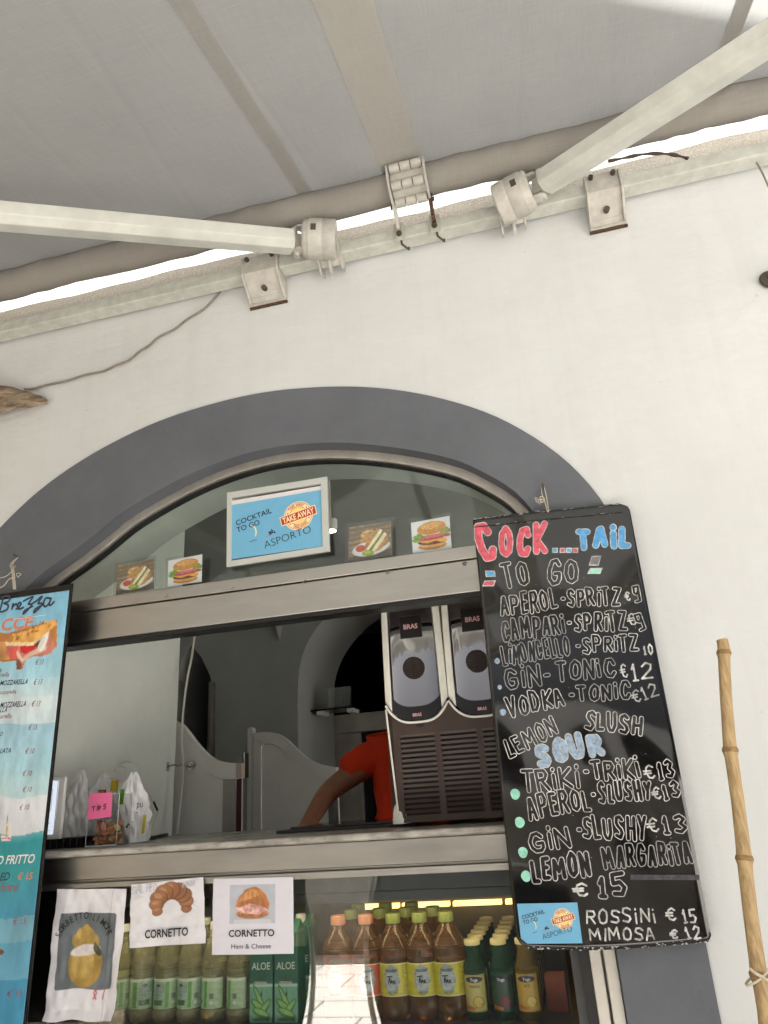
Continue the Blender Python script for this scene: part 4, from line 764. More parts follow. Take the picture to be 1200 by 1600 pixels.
# sandwich: bread back, ham, tomato, mozzarella, top crust
cv.poly(sp([(-14,985),(10,990),(92,968),(92,1010),(80,1018),(40,1030),(-14,1036)]), (176,116,60), .25, 10)
cv.poly(sp([(-14,1000),(20,1005),(20,1030),(-14,1032)]), (196,142,84), .3, 12)
cv.poly(sp([(10,1006),(82,994),(88,1008),(84,1020),(66,1026),(52,1024),(42,1032),(36,1046),(27,1046),(28,1028),(18,1030),(10,1022)]), (202,128,112), .22, 12)
cv.poly(sp([(26,1030),(38,1030),(34,1046),(27,1045)]), (140,86,66), .2)
cv.poly(sp([(12,1012),(30,1010),(28,1028),(16,1030)]), (214,92,84), .15); cv.poly(sp([(32,1010),(58,1002),(66,996),(56,1014),(42,1022),(33,1018)]), (190,36,44), .2)
cv.line(sp([(28,1020),(36,1032),(50,1022),(74,1012)]), .012, (238,206,190)); cv.line(sp([(40,1028),(60,1016)]), .01, (232,186,170))
cv.poly(sp([(56,1000),(76,992),(70,1004),(60,1012)]), (92,38,46), .1); cv.ell(*u_(72,999), .038, .020, (240,238,232), -.75, .05); cv.ell(*u_(67,1005), .028, .012, (226,224,218), -.5)
cv.poly(sp([(8,1003),(20,992),(52,982),(88,967),(92,975),(74,990),(52,1006),(20,1008)]), (212,158,84), .30, 16); cv.poly(sp([(8,1003),(52,1003),(72,990),(74,993),(52,1009),(10,1009)]), (236,208,160), .2, 20)
for k in range(30): a, b = random.uniform(18, 80), 0; cv.ell(*u_(a, 1000-(a-10)*.36+random.uniform(-6, 5)), random.uniform(.006,.018), random.uniform(.002,.005), random.choice([(236,190,110),(176,112,48),(150,88,40)]), random.uniform(-.8,0))
# sailing boat
cv.line(sp([(13.5,1277),(12.5,1305)]), .006, (120,100,80)); cv.poly(sp([(12.5,1284),(4,1303),(11.5,1305)]), (216,206,190), .05); cv.poly(sp([(13.8,1279),(13,1305),(20,1303)]), (222,214,200), .05); cv.poly(sp([(2.5,1306),(20.5,1306),(19,1313),(4,1314)]), (226,214,214)); cv.poly(sp([(3,1309),(20,1309),(19.6,1311),(3.4,1311)]), (206,110,110))
cv.poly(sp([(-12,1480),(8,1484),(10,1490),(-12,1494)]), (120,64,40), .2)
zt2 = zt_-.021; 
picture('printed_panel', cv, lambda u, v: np.array([xl_+.008+(xr_-xl_-.016)*(u)+dxr*v, YN-.0002, zt_-Hh*v]) if v > .0205 else np.array([xl_+.008+(xr_-xl_-.016)*u, YN-.0002, zt2]), M['print'], ban)
mD, mR, mO, mW = MB(), MB(), MB(), MB(); LF = .0012
inkm = {id(mD): mat('navy_ink', S(52,60,78), .6), id(mR): mat('brick_ink', S(150,88,84), .6), id(mO): mat('orange_ink', S(214,132,96), .6), id(mW): mat('white_ink', (.75,.75,.74), .6)}
def bt(mb, s, x0, x1, y, hpx, bold=0, shear=.22, sl=-.06): l_ = MB(); ptext(l_, s, (x0, y), (x1, y+(x1-x0)*sl), YN, hpx, bold, shear, LF); l_.build('lettering', inkm[id(mb)], ban, fix=False)
# script heading, drawn as pen strokes
def script(mb, pls, r):
    for pl in pls:
        pts = spline([tuple(P(x, y, YN)[[0, 2]]) for x, y in pl], 6)
        for a, b in zip(pts[:-1], pts[1:]): capsule(mb, a, b, r, lambda X, Z, l: (X, YN-l, Z), LF)
def zp(x, y): return (x*.15, 900+y*.15)
SC = [[(38,225),(22,290),(5,350)],[(20,225),(70,210),(105,222),(95,262),(45,285),(85,300),(80,345),(30,372),(2,372)],
      [(128,345),(140,290),(132,325),(165,292),(172,300)],[(172,345),(200,325),(222,290),(205,278),(185,310),(200,345),(245,330)],
      [(248,262),(290,240),(322,225),(345,222),(300,290),(330,295),(318,325),(250,395),(262,360),(340,318)],[(345,285),(390,255),(425,222),(440,218),(400,285),(435,285),(425,320),(360,382),(372,345),(450,300)],
      [(530,235),(480,232),(455,290),(475,320),(510,290),(535,235),(515,290),(530,305),(565,270)]]
script(mD, [[zp(*p) for p in pl] for pl in SC], .0034)
bt(mO, 'CCE', 1, 50, 986, 17, .03, .1, -.11)
for s, x0, x1, y in (('€ 13',55,67,1039),('€ 13',52,65,1070),('€ 13',49,62,1104),('€ 15',44,57,1141),('€ 10',39,53,1178),('€ 10',35,49,1213),('€ 10',35,49,1238),('€ 10',30,45,1266),('€ 15',20,40,1445),('€ 15',10,34,1558)): bt(mR, s, x0, x1, y, 8 if y < 1300 else 10, 0, .2)
for s, x0, x1, y, h in (('MOZZARELLA',0,43,1071,7),('MOZZARELLA',0,40,1106,8),('LLA',0,11,1113,7),('A',-2,2,1051,6),('O',-1,4,1150,6),('LATA',0,17,1177,7),('ED',0,14,1376,12)): bt(mD, s, x0, x1, y, h, .01)
for s, x0, x1, y, h in (('rella',0,14,1058,7),('ozzarella',0,25,1085,6),('arella',0,18,1123,7),('frito',0,28,1394,14)): bt(mR, s, x0, x1, y, h, 0, .2)
bt(mO, '€ 15', 27, 50, 1375, 10, .02); bt(mW, 'O FRITTO', -6, 53, 1351, 13, .015, .2, -.05)
capsule(mW, P(21,968,YN)[[0,2]], P(72,961,YN)[[0,2]], .0007, lambda X, Z, l: (X, YN-l, Z), LF)
mD.build('script_heading', inkm[id(mD)], ban, fix=False); mW.build('rule_line', inkm[id(mW)], ban, fix=False)
n2 = P(30,872,-.004); hs = thing('string', 'tangled white string hanging the blue menu banner from a nail', 'string', n2)
mb = MB(); ht = P(24,921,YN-.003)
for k in range(3): mb.tube(spline([n2+np.array([.002*k,-.008,0]), n2+np.array([-.004+.005*k,-.03,-.03]), (n2+ht)/2+np.array([.004*k-.004,-.02,0]), ht+np.array([.004*k-.005,-.002,0])], 6), .0012, 6)
mb.tube(spline([n2+np.array([0,-.012,-.03]), P(18,893,-.05), P(10,900,-.055), P(0,903,-.06), P(-14,902,-.06)], 6), .0013, 6); mb.tube(spline([P(24,902,-.045), P(14,905,-.055), P(6,915,-.06), P(-6,921,-.06)], 6), .0013, 6)
mb.tube([P(29,899,-.04)+np.array([.007*math.cos(a), .004*math.sin(2*a), .007*math.sin(a)]) for a in np.linspace(0, 12, 36)], .0012, 6)
mb.build('cord', M['twine'], hs, smooth=True); mb = MB(); mb.cyl(n2, n2+np.array([0,-.025,.004]), .0018, n=8); mb.cyl(n2+np.array([0,-.025,.004]), n2+np.array([0,-.027,.004]), .0045, n=10); mb.build('nail', M['bolt'], hs)
# ================================================================== prints on the fanlight
YF = .045
fq = quad(((354.5,769.5),(511,744.5),(515,861),(353.5,886)), YF); fs_ = thing('framed_sign', 'grey framed blue take away cocktail sign standing against the fanlight glass', 'sign', fq(.5,1))
mb = MB(); ins = (.048,.935,.085,.925)
def frame_poly(a, b, c, d, dy=(0,.010,0)): mb.prism([fq(*p) for p in (a, b, c, d)], dy)
for a, b, c, d in (((0,0),(1,0),(ins[1],ins[2]),(ins[0],ins[2])),((1,0),(1,1),(ins[1],ins[3]),(ins[1],ins[2])),((1,1),(0,1),(ins[0],ins[3]),(ins[1],ins[3])),((0,1),(0,0),(ins[0],ins[2]),(ins[0],ins[3]))): frame_poly(a, b, c, d)
mb.build('frame', mat('grey_plastic_frame', (.50,.52,.50), .35), fs_, bevel=.0012)
bq = quad(((361,789.5),(504,765),(507,853),(361,874)), YF+.004); wm = np.linalg.norm(bq(1,.5)-bq(0,.5)); hm = np.linalg.norm(bq(.5,1)-bq(.5,0))
mb = MB(); mb.prism([bq(0,0),bq(1,0),bq(1,1),bq(0,1)], (0,.0006,0)); mb.build('sheet', BLUE, fs_)
mb = MB(); mb.prism([bq(0,-.085),bq(1,-.075),bq(1,-.002),bq(0,-.002)], (0,.0008,0)); mb.build('white_margin', M['paper'], fs_)
takeaway(lambda u, v, l: bq(u, 1-v)+np.array([0,-l,0]), fs_, wm, hm, math.radians(11.5))
mb = MB(); q0, q1 = fq(.05,1.0), fq(.80,1.0); mb.prism([q0+np.array([0,.012,-.004]), q1+np.array([0,.012,0]), q1+np.array([0,.006,-.022]), q0+np.array([.09,.006,-.030])], (0,.0012,0)); mb.build('plastic_sleeve', M['clear'], fs_)
def burger():
    c = Canvas(72, 72, (232,236,238)); c.ell(.52,.83,.36,.12,(196,132,58),0,.15); c.ell(.52,.80,.33,.07,(224,176,104),0,.1); c.ell(.52,.70,.37,.10,(112,62,44),0,.3,16); c.poly([(.2,.66),(.88,.62),(.9,.70),(.78,.76),(.6,.69),(.4,.74),(.25,.70)],(240,180,70),.1)
    c.ell(.52,.57,.41,.085,(190,84,102),-.05,.3,12,.05); c.ell(.60,.53,.34,.05,(212,112,128),-.08,.2); c.ell(.9,.56,.09,.05,(178,92,84))
    for x, y in ((.12,.52),(.2,.48),(.28,.44),(.86,.36),(.78,.42),(.92,.42),(.70,.43),(.38,.43),(.10,.60)): c.ell(x, y, .09, .07, (124,164,62), .4, .3, 20, .15)
    for x in (.35,.47,.58,.66): c.ell(x,.44,.09,.045,(240,226,160),0,.1)
    c.ell(.52,.27,.37,.20,(206,142,72),-.06,.12,8); c.poly([(.14,.30),(.9,.26),(.88,.38),(.5,.42),(.18,.42)],(206,146,78),.12); c.ell(.50,.20,.26,.10,(226,172,104),-.06,.1)
    for k in range(26): a = random.uniform(0, 6.28); r = random.random()**.5; c.ell(.52+.3*r*math.cos(a), .21+.13*r*math.sin(a), .012, .008, (244,226,188))
    return c
def toastie():
    c = Canvas(72, 68, (128,112,92))
    for k in range(7): c.poly([(0,k/7),(1,k/7-.06),(1,k/7+.02),(0,k/7+.06)], (150-8*(k % 3),134-9*(k % 3),112-8*(k % 3)), .22, 10)
    c.poly([(0,.86),(1,.78),(1,1),(0,1)], (84,70,56), .2); c.ell(.53,.68,.44,.22,(212,216,222),-.12); c.ell(.53,.66,.38,.17,(230,232,234),-.12)
    c.ell(.45,.28,.17,.12,(206,172,114),-.2,.4,20); c.ell(.40,.42,.14,.09,(186,140,88),-.2,.3); c.poly([(.30,.70),(.66,.14),(.76,.20),(.44,.78)],(186,146,92),.25); c.poly([(.40,.74),(.74,.18),(.80,.22),(.52,.80)],(240,228,196),.12); c.poly([(.46,.76),(.80,.26),(.84,.30),(.56,.80)],(110,132,58),.2)
    c.poly([(.52,.80),(.84,.28),(.90,.36),(.62,.82)],(236,222,186),.12); c.poly([(.60,.82),(.90,.40),(.96,.58),(.74,.78)],(176,134,84),.3); c.ell(.28,.66,.11,.10,(208,86,62),0,.2); c.ell(.46,.82,.14,.085,(134,160,54),.2,.2); c.ell(.44,.80,.09,.045,(176,192,92),.2)
    return c
for nm, cn, cat_lab, cv_ in (
  ('photo_card', ((184,884),(241,873),(241,920),(181,930)), 'clear laminated photo of a toasted sandwich, leftmost of the cards on the transom beam', toastie()),
  ('photo_card', ((263,876),(316,866),(315,909),(262,917)), 'laminated burger photo on white, standing just left of the framed blue sign', burger()),
  ('photo_card', ((545,824),(611,814.5),(612,868),(544,879)), 'laminated photo of a toasted sandwich on a plate, just right of the framed blue sign', toastie()),
  ('photo_card', ((642,817),(702,806),(706,857),(645,865)), 'laminated burger photo on white, rightmost card beside the chalkboard top', burger())):
    f_ = quad(cn, YF); t_ = thing(nm, cat_lab, 'photo card', f_(.5,1), 'laminated food photos standing on the transom beam')
    picture('printed_photo', cv_, f_, M['print_gloss'], t_)
    mb = MB(); mb.prism([f_(-.06,-.10), f_(1.06,-.10), f_(1.06,1.03), f_(-.06,1.03)], (0,.0006,0)); mb.v = [(x, y-.003, z) for x, y, z in mb.v]; mb.build('laminate', M['clear'], t_)
# ================================================================== papers on the fridge glass
YG = .0125
def sheet_text(parent, f_, items, lift=.0012):
    mb = MB()
    for s, u0, u1, v, h, bold in items:
        a, b = f_(u0, v), f_(u1, v); d = b-a; L = np.linalg.norm(d); d /= L; nn = np.array([-d[2], 0, d[0]]); H = np.linalg.norm(f_(.5, 1)-f_(.5, 0))
        place_text(mb, s, lambda x, y: a+d*x+nn*y+np.array([0,-lift,0]), L, h*H, bold)
    return mb.build('lettering', M['ink'], parent, fix=False)
f_ = quad(((90,1389),(201,1388),(184,1592),(71,1593)), YG); t_ = thing('paper_poster', 'crumpled white paper with a grey lemon sorbet picture taped on the fridge glass', 'poster', f_(.5,1), 'papers taped on the fridge glass')
cv = Canvas(90, 160, (226,224,230))
rr = lambda x, y: np.maximum(abs(x-.49)-.40+.04, 0)**2+(np.maximum(abs(y-.485)-.295+.025, 0)*1.75)**2 < .04**2
cv.put(rr(cv.X, cv.Y).astype(float), (104,112,116), .04); cv.ell(.50,.585,.235,.185,(166,136,66),0,.16,9); cv.ell(.46,.57,.15,.14,(186,156,84),0,.12); cv.ell(.48,.41,.20,.075,(172,144,76),0,.15); cv.ell(.47,.36,.13,.06,(184,154,86),0,.12); cv.ell(.47,.315,.05,.03,(186,156,80)); cv.ell(.49,.485,.21,.045,(222,214,212),-.1,.08); cv.ell(.66,.48,.06,.035,(66,66,44),.6); cv.ell(.64,.455,.04,.02,(84,84,52),1.2)
cv.grain(.03, 20)
cv.line([(.66,.84),(.70,.80),(.68,.77),(.66,.80),(.70,.84)], .012, (190,60,70)); cv.line([(.80,.78),(.79,.84)], .014, (190,60,70))
def crump(u, v): return f_(u+.03*max(0, v-.75)*math.sin(u*9), v+.010*math.sin(u*11)*v)+np.array([0, -.004-.006*abs(math.sin(u*5+v*3))*(u > .8)-.018*max(0, u-.85)*v*4-.010*max(0, v-.93)/.07, 0])
picture('sheet', cv, crump, M['print'], t_, wrinkle=.008)
mb = MB(); s = 'SORBETTO LIMONE'; n_ = len(s)
for i, ch in enumerate(s):
    t = (i+.5)/n_-.5; a = PI/2-t*2.5; cx, cy = .49+.36*math.cos(a), .42-.205*math.sin(a)*1.0+.02; o = crump(cx, cy); rot = a-PI/2
    v, f2 = glyphs(ch, .012)
    if len(v): k_ = .0125/cap_h()*1.25; mb.add([o+np.array([(x-.35)*k_*.8*math.cos(rot)-y*k_*math.sin(rot), -.0125, (x-.35)*k_*.8*math.sin(rot)+y*k_*math.cos(rot)]) for x, y in v], f2)
mb.build('lettering', M['ink'], t_, fix=False)
f_ = quad(((205,1382),(318,1370),(323,1473),(204,1481)), YG-.003); t_ = thing('paper_poster', 'white paper with a brown croissant drawing taped on the fridge glass', 'poster', f_(.5,1), 'papers taped on the fridge glass')
cv = Canvas(96, 88, (226,225,230))
an = np.linspace(-.25, 3.45, 9)
for k in range(9):
    a = an[k] if k < 9 else 0; rad = .205; wd = .05+.085*math.sin(PI*(k+.6)/9.2); cx, cy = .56+rad*1.02*math.cos(a), .40-.24*math.sin(a)
    cv.ell(cx, cy, wd*1.05, wd*1.0, (112,72,46), -a); cv.ell(cx-.004, cy-.006, wd*.95, wd*.9, (158,106,72), -a, .12); cv.ell(cx-.015, cy-.03, wd*.5, wd*.35, (186,136,98), -a, .1)
cv.line([(.06,.22),(.08,.10),(.10,.22)], .008, (196,194,204)); cv.line([(.14,.10),(.14,.22),(.2,.22)], .008, (196,194,204)); cv.line([(.72,.05),(.72,.13),(.78,.05),(.78,.13)], .008, (202,200,208)); cv.line([(.9,.36),(.86,.42),(.92,.46)], .008, (196,194,204)); cv.line([(.03,.91),(.24,.905)], .006, (204,202,210)); cv.line([(.36,.90),(.5,.895)], .006, (204,202,210)); cv.grain(.02, 20)
wv = lambda u, v: f_(u, v)+np.array([0, -.002-.004*math.sin(u*8+1)*v-.006*max(0, u-.8)*v, 0]); picture('sheet', cv, wv, M['print'], t_, wrinkle=.005)
pencil = mat('pencil_grey', S(178,178,190), .8)
for s_, a_, b_, h_ in (('SALTED',(208,1397),(247,1391),12),('HAM',(287,1386),(306,1384),9)):
    o_ = MB(); strokes(o_, None, s_, a_, b_, h_, YG-.003, lambda X, Z: YG-.009, .0007, .0007); o_.build('pencil_note', pencil, t_, fix=False)
sheet_text(t_, lambda u, v: f_(u, v)+np.array([0,-.006,0]), [('CORNETTO',.21,.78,.865,.12,.022)])
f_ = quad(((333,1373),(458,1370),(459,1490),(331,1492)), YG); t_ = thing('paper_poster', 'white paper with a ham and cheese croissant photo, right of the croissant drawing', 'poster', f_(.5,1), 'papers taped on the fridge glass')
cv = Canvas(100, 96, (222,220,230)); cv.poly([(.215,.09),(.785,.085),(.785,.60),(.215,.605)], (186,190,202), .05, 6); cv.poly([(.27,.55),(.73,.55),(.73,.605),(.27,.605)], (206,208,214)); cv.ell(.50,.48,.20,.065,(170,112,70),0,.3,20); cv.ell(.49,.40,.19,.085,(218,168,160),.1,.35,16,.06)
for k in range(9): cv.line([(.31+.04*k,.40+.02*math.sin(k*2)),(.36+.03*k,.45+.02*math.cos(k))], .012, random.choice([(226,180,172),(196,128,124),(240,214,170)]))
cv.poly([(.29,.38),(.33,.25),(.42,.15),(.52,.115),(.60,.15),(.67,.23),(.715,.35),(.70,.43),(.60,.37),(.46,.34),(.34,.40)],(186,122,70),.22,10); cv.poly([(.33,.32),(.38,.22),(.47,.15),(.55,.16),(.58,.24),(.46,.29)],(208,148,96),.15)
for k in range(5): cv.line([(.40+.05*k,.17+.012*k),(.36+.07*k,.37)], .006, (150,92,52))
picture('sheet', cv, lambda u, v: f_(u, v)+np.array([0,-.003*math.sin(u*3)*v,0]), M['print'], t_, wrinkle=.002)
sheet_text(t_, lambda u, v: f_(u, v)+np.array([0,-.003,0]), [('CORNETTO',.215,.775,.77,.085,.018),('Ham & Cheese',.25,.735,.925,.06,-.004)])
# ================================================================== frozen drink machine
YS = .20
mach = thing('slush_machine', 'brown twin bowl frozen drink machine with cream trims standing on the marble counter', 'slush machine', (-.29,.4,ZM1))
xL, zB, zM_ = P(624,1296,YS)[0], ZM1+.012, P(604,1108,YS)[2]; W1 = P(697,1108,YS)[0]-P(600,1108,YS)[0]; xLo = P(603,1108,YS)[0]; xMid = xLo+W1+.005; xR = xMid+W1+.008
dep = .46; ch = .028
def body_sec(z, top=False): return [(xL,YS,z),(xR-.02,YS,z),(xR+.008,YS+ch,z),(xR+.008,YS+dep,z),(xLo-.008,YS+dep,z),(xLo-.008,YS+ch,z)]
mb = MB(); mb.prism(body_sec(zB+.004)[2:]+[(xL,YS+ch-.001,zB+.004)], (0,0,zM_-zB-.024)); o = None
mb.prism([(xL,YS+.004,zB),(xL,YS+ch,zB),(xLo-.008,YS+ch,zB)], (0,0,zM_-zB-.01))
mb.build('body', M['brown'], mach, bevel=.004)
# louvred front: bars between the slots in front of a dark cavity
zs0, zs1 = P(690,1272,YS)[2], P(690,1143,YS)[2]; pitch = (zs1-zs0)/16; cw = (xR-xL-.02)/3.0
mb = MB(); mb.box((xL+.004,YS+.014,zB+.01),(xR-.022,YS+.016,zM_-.03)); mb.build('dark_cavity', M['black'], mach)
mb = MB(); xs = [xL]; cols = [(P(625,1150,YS)[0], P(679,1150,YS)[0]), (P(688,1150,YS)[0], P(745,1150,YS)[0]), (P(755,1150,YS)[0], P(812,1150,YS)[0])]
xe = xR-.02; mb.box((xL,YS,zB),(xe,YS+.012,zs0)); 
edges = [xL]+[c for ab in cols for c in ab]+[xe]
for k in range(0, len(edges), 2): mb.box((edges[k],YS,zs0),(edges[k+1],YS+.012,zs1))
for a, b in cols:
    for k in range(16):
        z = zs0+k*pitch
        mb.add([(a,YS+.0012,z+pitch*.46),(b,YS+.0012,z+pitch*.46),(b,YS-.0005,z+pitch),(a,YS-.0005,z+pitch),(a,YS+.012,z+pitch*.62),(b,YS+.012,z+pitch*.62),(b,YS+.012,z+pitch*1.0),(a,YS+.012,z+pitch*1.0)], [(0,1,2,3),(0,4,5,1),(3,2,6,7),(0,3,7,4),(1,5,6,2),(4,7,6,5)])
# upper part of the front follows the two bowls
def lowtop(x):
    t = (x-xLo)/(W1+.003); t = t-math.floor(t) if 0 <= t < 2 else 0.0
    return P(650,1128,YS)[2]-.002+(zM_+.010-P(650,1128,YS)[2])*abs(2*t-1)**3.2
xs = np.linspace(xL, xe, 60); n = len(xs)
mb.add([(x,YS,zs1) for x in xs]+[(x,YS,lowtop(x)) for x in xs]+[(x,YS+.012,lowtop(x)) for x in xs], [(i,i+1,n+i+1,n+i) for i in range(n-1)]+[(n+i,n+i+1,2*n+i+1,2*n+i) for i in range(n-1)])
mb.build('louvre_panel', M['brown'], mach, fix=False)
mb = MB(); pp_ = [(x, YS-.001, lowtop(x)+.001) for x in np.linspace(xLo, xe, 70)]; mb.tube(pp_, .0034, 8); mb.build('bowl_trim', M['white_frame'], mach, smooth=True)
mb = MB(); z0_, z1_ = zB+.060, zM_; mb.tube([(xLo-.003,YS+.012,z1_),(xL-.012,YS+.010,(z0_+z1_)/2),(xL-.002,YS+.002,z0_),(xL+.0,YS-.002,zB+.02)], .0030, 8); mb.build('corner_piping', M['white_frame'], mach, smooth=True)
mb = MB()
def cup(u, v):
    a = PI*.5*v; r = .026*math.cos(a); an = PI*(1.0+.75*u); return (xL+.004+r*math.cos(an)*.95, YS+.024+r*math.sin(an), zB+.012+.050*math.sin(a) if v > .02 else zB)
mb.grid(12, 10, cup); mb.lathe([(.001,-.002),(.026,-.002),(.027,.012)], (xL+.004,YS+.024,zB), 20); mb.build('corner_foot', M['white_frame'], mach, smooth=True, fix=False)
for xx in (xL+.03, xe-.02):
    mb = MB(); mb.cyl((xx,YS+.05,ZM1),(xx,YS+.05,zB+.004),.018); mb.build('rubber_foot', M['black'], mach)
for px in (657, 793):
    q = P(px,1133,YS); mb = MB(); mb.add([(q[0]-.014,YS-.0015,q[2]+.003),(q[0]+.014,YS-.0015,q[2]+.003),(q[0]+.008,YS-.0015,q[2]-.004),(q[0],YS-.0015,q[2]-.006),(q[0]-.008,YS-.0015,q[2]-.004)], [(0,1,2,3,4)]); mb.build('finger_notch', M['black'], mach)
fm = mat('smoked_front_cover', (.016,.010,.015), .05, noise=.2, spec=1.0, ior=2.4, coat=1.0); ZT = 2.235
tealw = mat('cover_band', (.012,.010,.011), .15)
def bowl(k):
    x0 = xLo+k*(W1+.006); xc_ = x0+W1/2; zb = lowtop(x0+W1*.5)
    def hw(z): t = (z-zb)/(ZT-zb); return W1/2*(1-.10*t*t-.22*max(0, t-.75)**2*4)
    def yf(z): t = (z-zb)/(ZT-zb); return YS+.004+.004*t+.16*max(0, t-.62)**1.6
    def low(u): return zb+.006+abs(u)**3.0*(zM_+.014-zb)
    def surf(u, z, off=0): return np.array([xc_+u*hw(z), yf(z)+.010*abs(u)**4+.02*max(0,abs(u)-.8)-off, z])
    root = mb = MB(); mb.grid(20, 40, lambda u, v: surf((u*2-1)*.80, low((u*2-1)*.80)+(ZT-.02-low((u*2-1)*.8))*v)); fr_ = mb.build('front_cover', fm, mach, smooth=True, fix=False, solid=.003)
    for sd in (-1, 1):
        mb = MB()
        def side(u, v):
            uu = sd*(.80+.20*min(1, u*2)); z = low(uu)+(ZT-.02-low(uu))*v; p = surf(uu, z, .003 if u < .55 else -.0); 
            if u > .5: p = p+np.array([0, (u-.5)*2*.38, 0])
            return p
        mb.grid(12, 40, side); mb.build('side_frame', M['white_frame'], mach, smooth=True, fix=False, solid=.004)
    mb = MB(); mb.grid(12, 8, lambda u, v: (xc_+(u*2-1)*hw(ZT-.02), yf(ZT-.02)+.38*v, ZT-.02+.02*math.sin(v*PI)*(1-abs(u*2-1)**3))); mb.build('lid', M['white_frame'], mach, smooth=True, fix=False)
    mb = MB(); mb.grid(20, 4, lambda u, v: surf((u*2-1)*.80, low((u*2-1)*.8)+.040*v, .0022)); mb.build('lower_band', tealw, fr_, smooth=True, fix=False)
    g_ = P(648,1043,YS); gz = g_[2]; 
    mb = MB(); c = surf(0, gz, .004); mb.poly([c+np.array([.033*math.cos(a),0,.033*math.sin(a)]) for a in np.linspace(0, 2*PI, 33)[:-1]]); gd = mb.build('speaker_grille', M['black'], fr_, fix=False)
    mb = MB()
    for i in range(11):
        zz = -.029+i*.0058; w_ = math.sqrt(max(0, .032**2-zz**2)); 
        for a, b in ((-w_, -.0015), (.0015, w_)): mb.obox(c+np.array([(a+b)/2, -.0035, zz+abs(a+b)*.02]), np.eye(3), (abs(b-a)/2, .0025, .0013))
    mb.build('grille_slat', M['brown'], gd)
    mb = MB(); lz = P(648,978,YS)[2]; s_ = .034
    for a, b in (((-s_,-s_),(s_,-s_)),((s_,-s_),(s_,s_)),((s_,s_),(-s_,s_)),((-s_,s_),(-s_,-s_))):
        pa, pb = [surf(q[0]/hw(lz+q[1]), lz+q[1], .0012) for q in (a, b)]; mb.tube([pa, pb], .0004, 4)
    mb.build('logo_outline', mat('logo_line', (.10,.085,.09), .5), fr_)
    mb = MB(); mb.poly([surf(x/hw(lz+z), lz+z, .0007) for x, z in ((-s_,-s_),(s_,-s_),(s_,s_),(-s_,s_))]); mb.build('logo_patch', mat('logo_patch', (.012,.009,.010), .35), fr_, fix=False)
    mb = MB(); place_text(mb, 'BRAS', lambda u, v: surf((u-.022)/hw(lz+v-.006), lz+v-.006, .0018), .044, .014, .03); place_text(mb, 'BRAS', lambda u, v: surf((u-.013)/hw(low(0)+.012+v), low(0)+.012+v, .004), .026, .0085, .03); mb.build('lettering', mat('logo_pink', S(214,170,170), .5), fr_, fix=False)
bowl(0); bowl(1)
# ================================================================== things on the counter
t_ = thing('induction_plate', 'flat black plate lying on the marble counter left of the frozen drink machine', 'plate', (-.95,.35,ZM1))
qa = [PZ(*p, ZM1+.004) for p in ((333,1311),(520,1300),(545,1299),(360,1303))]
mb = MB(); a = PZ(331,1314,ZM1+.008); b = PZ(511,1307,ZM1+.008); mb.prism([(a[0],.30,ZM1+.0005),(b[0]+.02,.30,ZM1+.0005),(b[0]+.02,.60,ZM1+.0005),(a[0],.60,ZM1+.0005)], (0,0,.008)); mb.build('base', M['black'], t_, bevel=.002)
mb = MB(); mb.prism([(a[0]+.03,.34,ZM1+.0088),(b[0]+.07,.34,ZM1+.0088),(b[0]+.07,.66,ZM1+.0088),(a[0]+.03,.66,ZM1+.0088)], (0,0,.006)); mb.build('glass_top', M['blackgloss'], t_, bevel=.001)
# payment tablet
t_ = thing('payment_tablet', 'white framed tablet on a dark stand at the left end of the counter', 'tablet', (-1.46,.2,ZM1))
tq = quad(((40,1214),(102,1213),(93,1311),(30,1314)), .14)
mb = MB(); mb.prism([tq(*p) for p in ((0,0),(1,0),(1,1),(0,1))], (0,.014,0)); mb.build('frame', M['plain_white'], t_, bevel=.003)
mb = MB(); mb.prism([tq(*p)+np.array([0,-.0008,0]) for p in ((.1,.07),(.86,.07),(.84,.93),(.1,.93))], (0,.0006,0)); scr = mb.build('screen', mat('lit_screen', (.5,.55,.62), .15, emit=(.8,.87,1.0), estr=.22), t_)
mb = MB()
for (u0, v0, u1, v1) in ((.84,.07,.85,.93),(.1,.925,.85,.932),(.55,.2,.72,.205),(.72,.2,.727,.55),(.5,.55,.72,.556),(.6,.66,.66,.67),(.66,.74,.72,.75),(.58,.80,.7,.805),(.6,.86,.74,.865)): mb.prism([tq(*p)+np.array([0,-.0014,0]) for p in ((u0,v0),(u1,v0),(u1,v1),(u0,v1))], (0,.0004,0))
an = np.linspace(0, 2*PI, 20)[:-1]
for i in range(19): p, q = [tq(.55+.1*math.cos(a), .42+.06*math.sin(a))+np.array([0,-.0014,0]) for a in (2*PI*i/19, 2*PI*(i+1)/19)]; mb.tube([p, q], .0007, 4)
mb.build('screen_mark', mat('screen_ink', (.05,.06,.1), .4), scr)
mb = MB(); c = PZ(78,1328,ZM1+.002); mb.prism([(c[0]-.12,.16,ZM1+.001),(c[0]+.045,.16,ZM1+.001),(c[0]+.045,.30,ZM1+.001),(c[0]-.12,.30,ZM1+.001)], (0,0,.028)); sb = mb.build('stand', M['black'], t_, bevel=.002)
mb = MB()
for k in range(7): mb.box((c[0]-.11+k*.023,.1585,ZM1+.004),(c[0]-.108+k*.023,.1595,ZM1+.026))
mb.build('stand_rib', M['dark_steel'], sb)
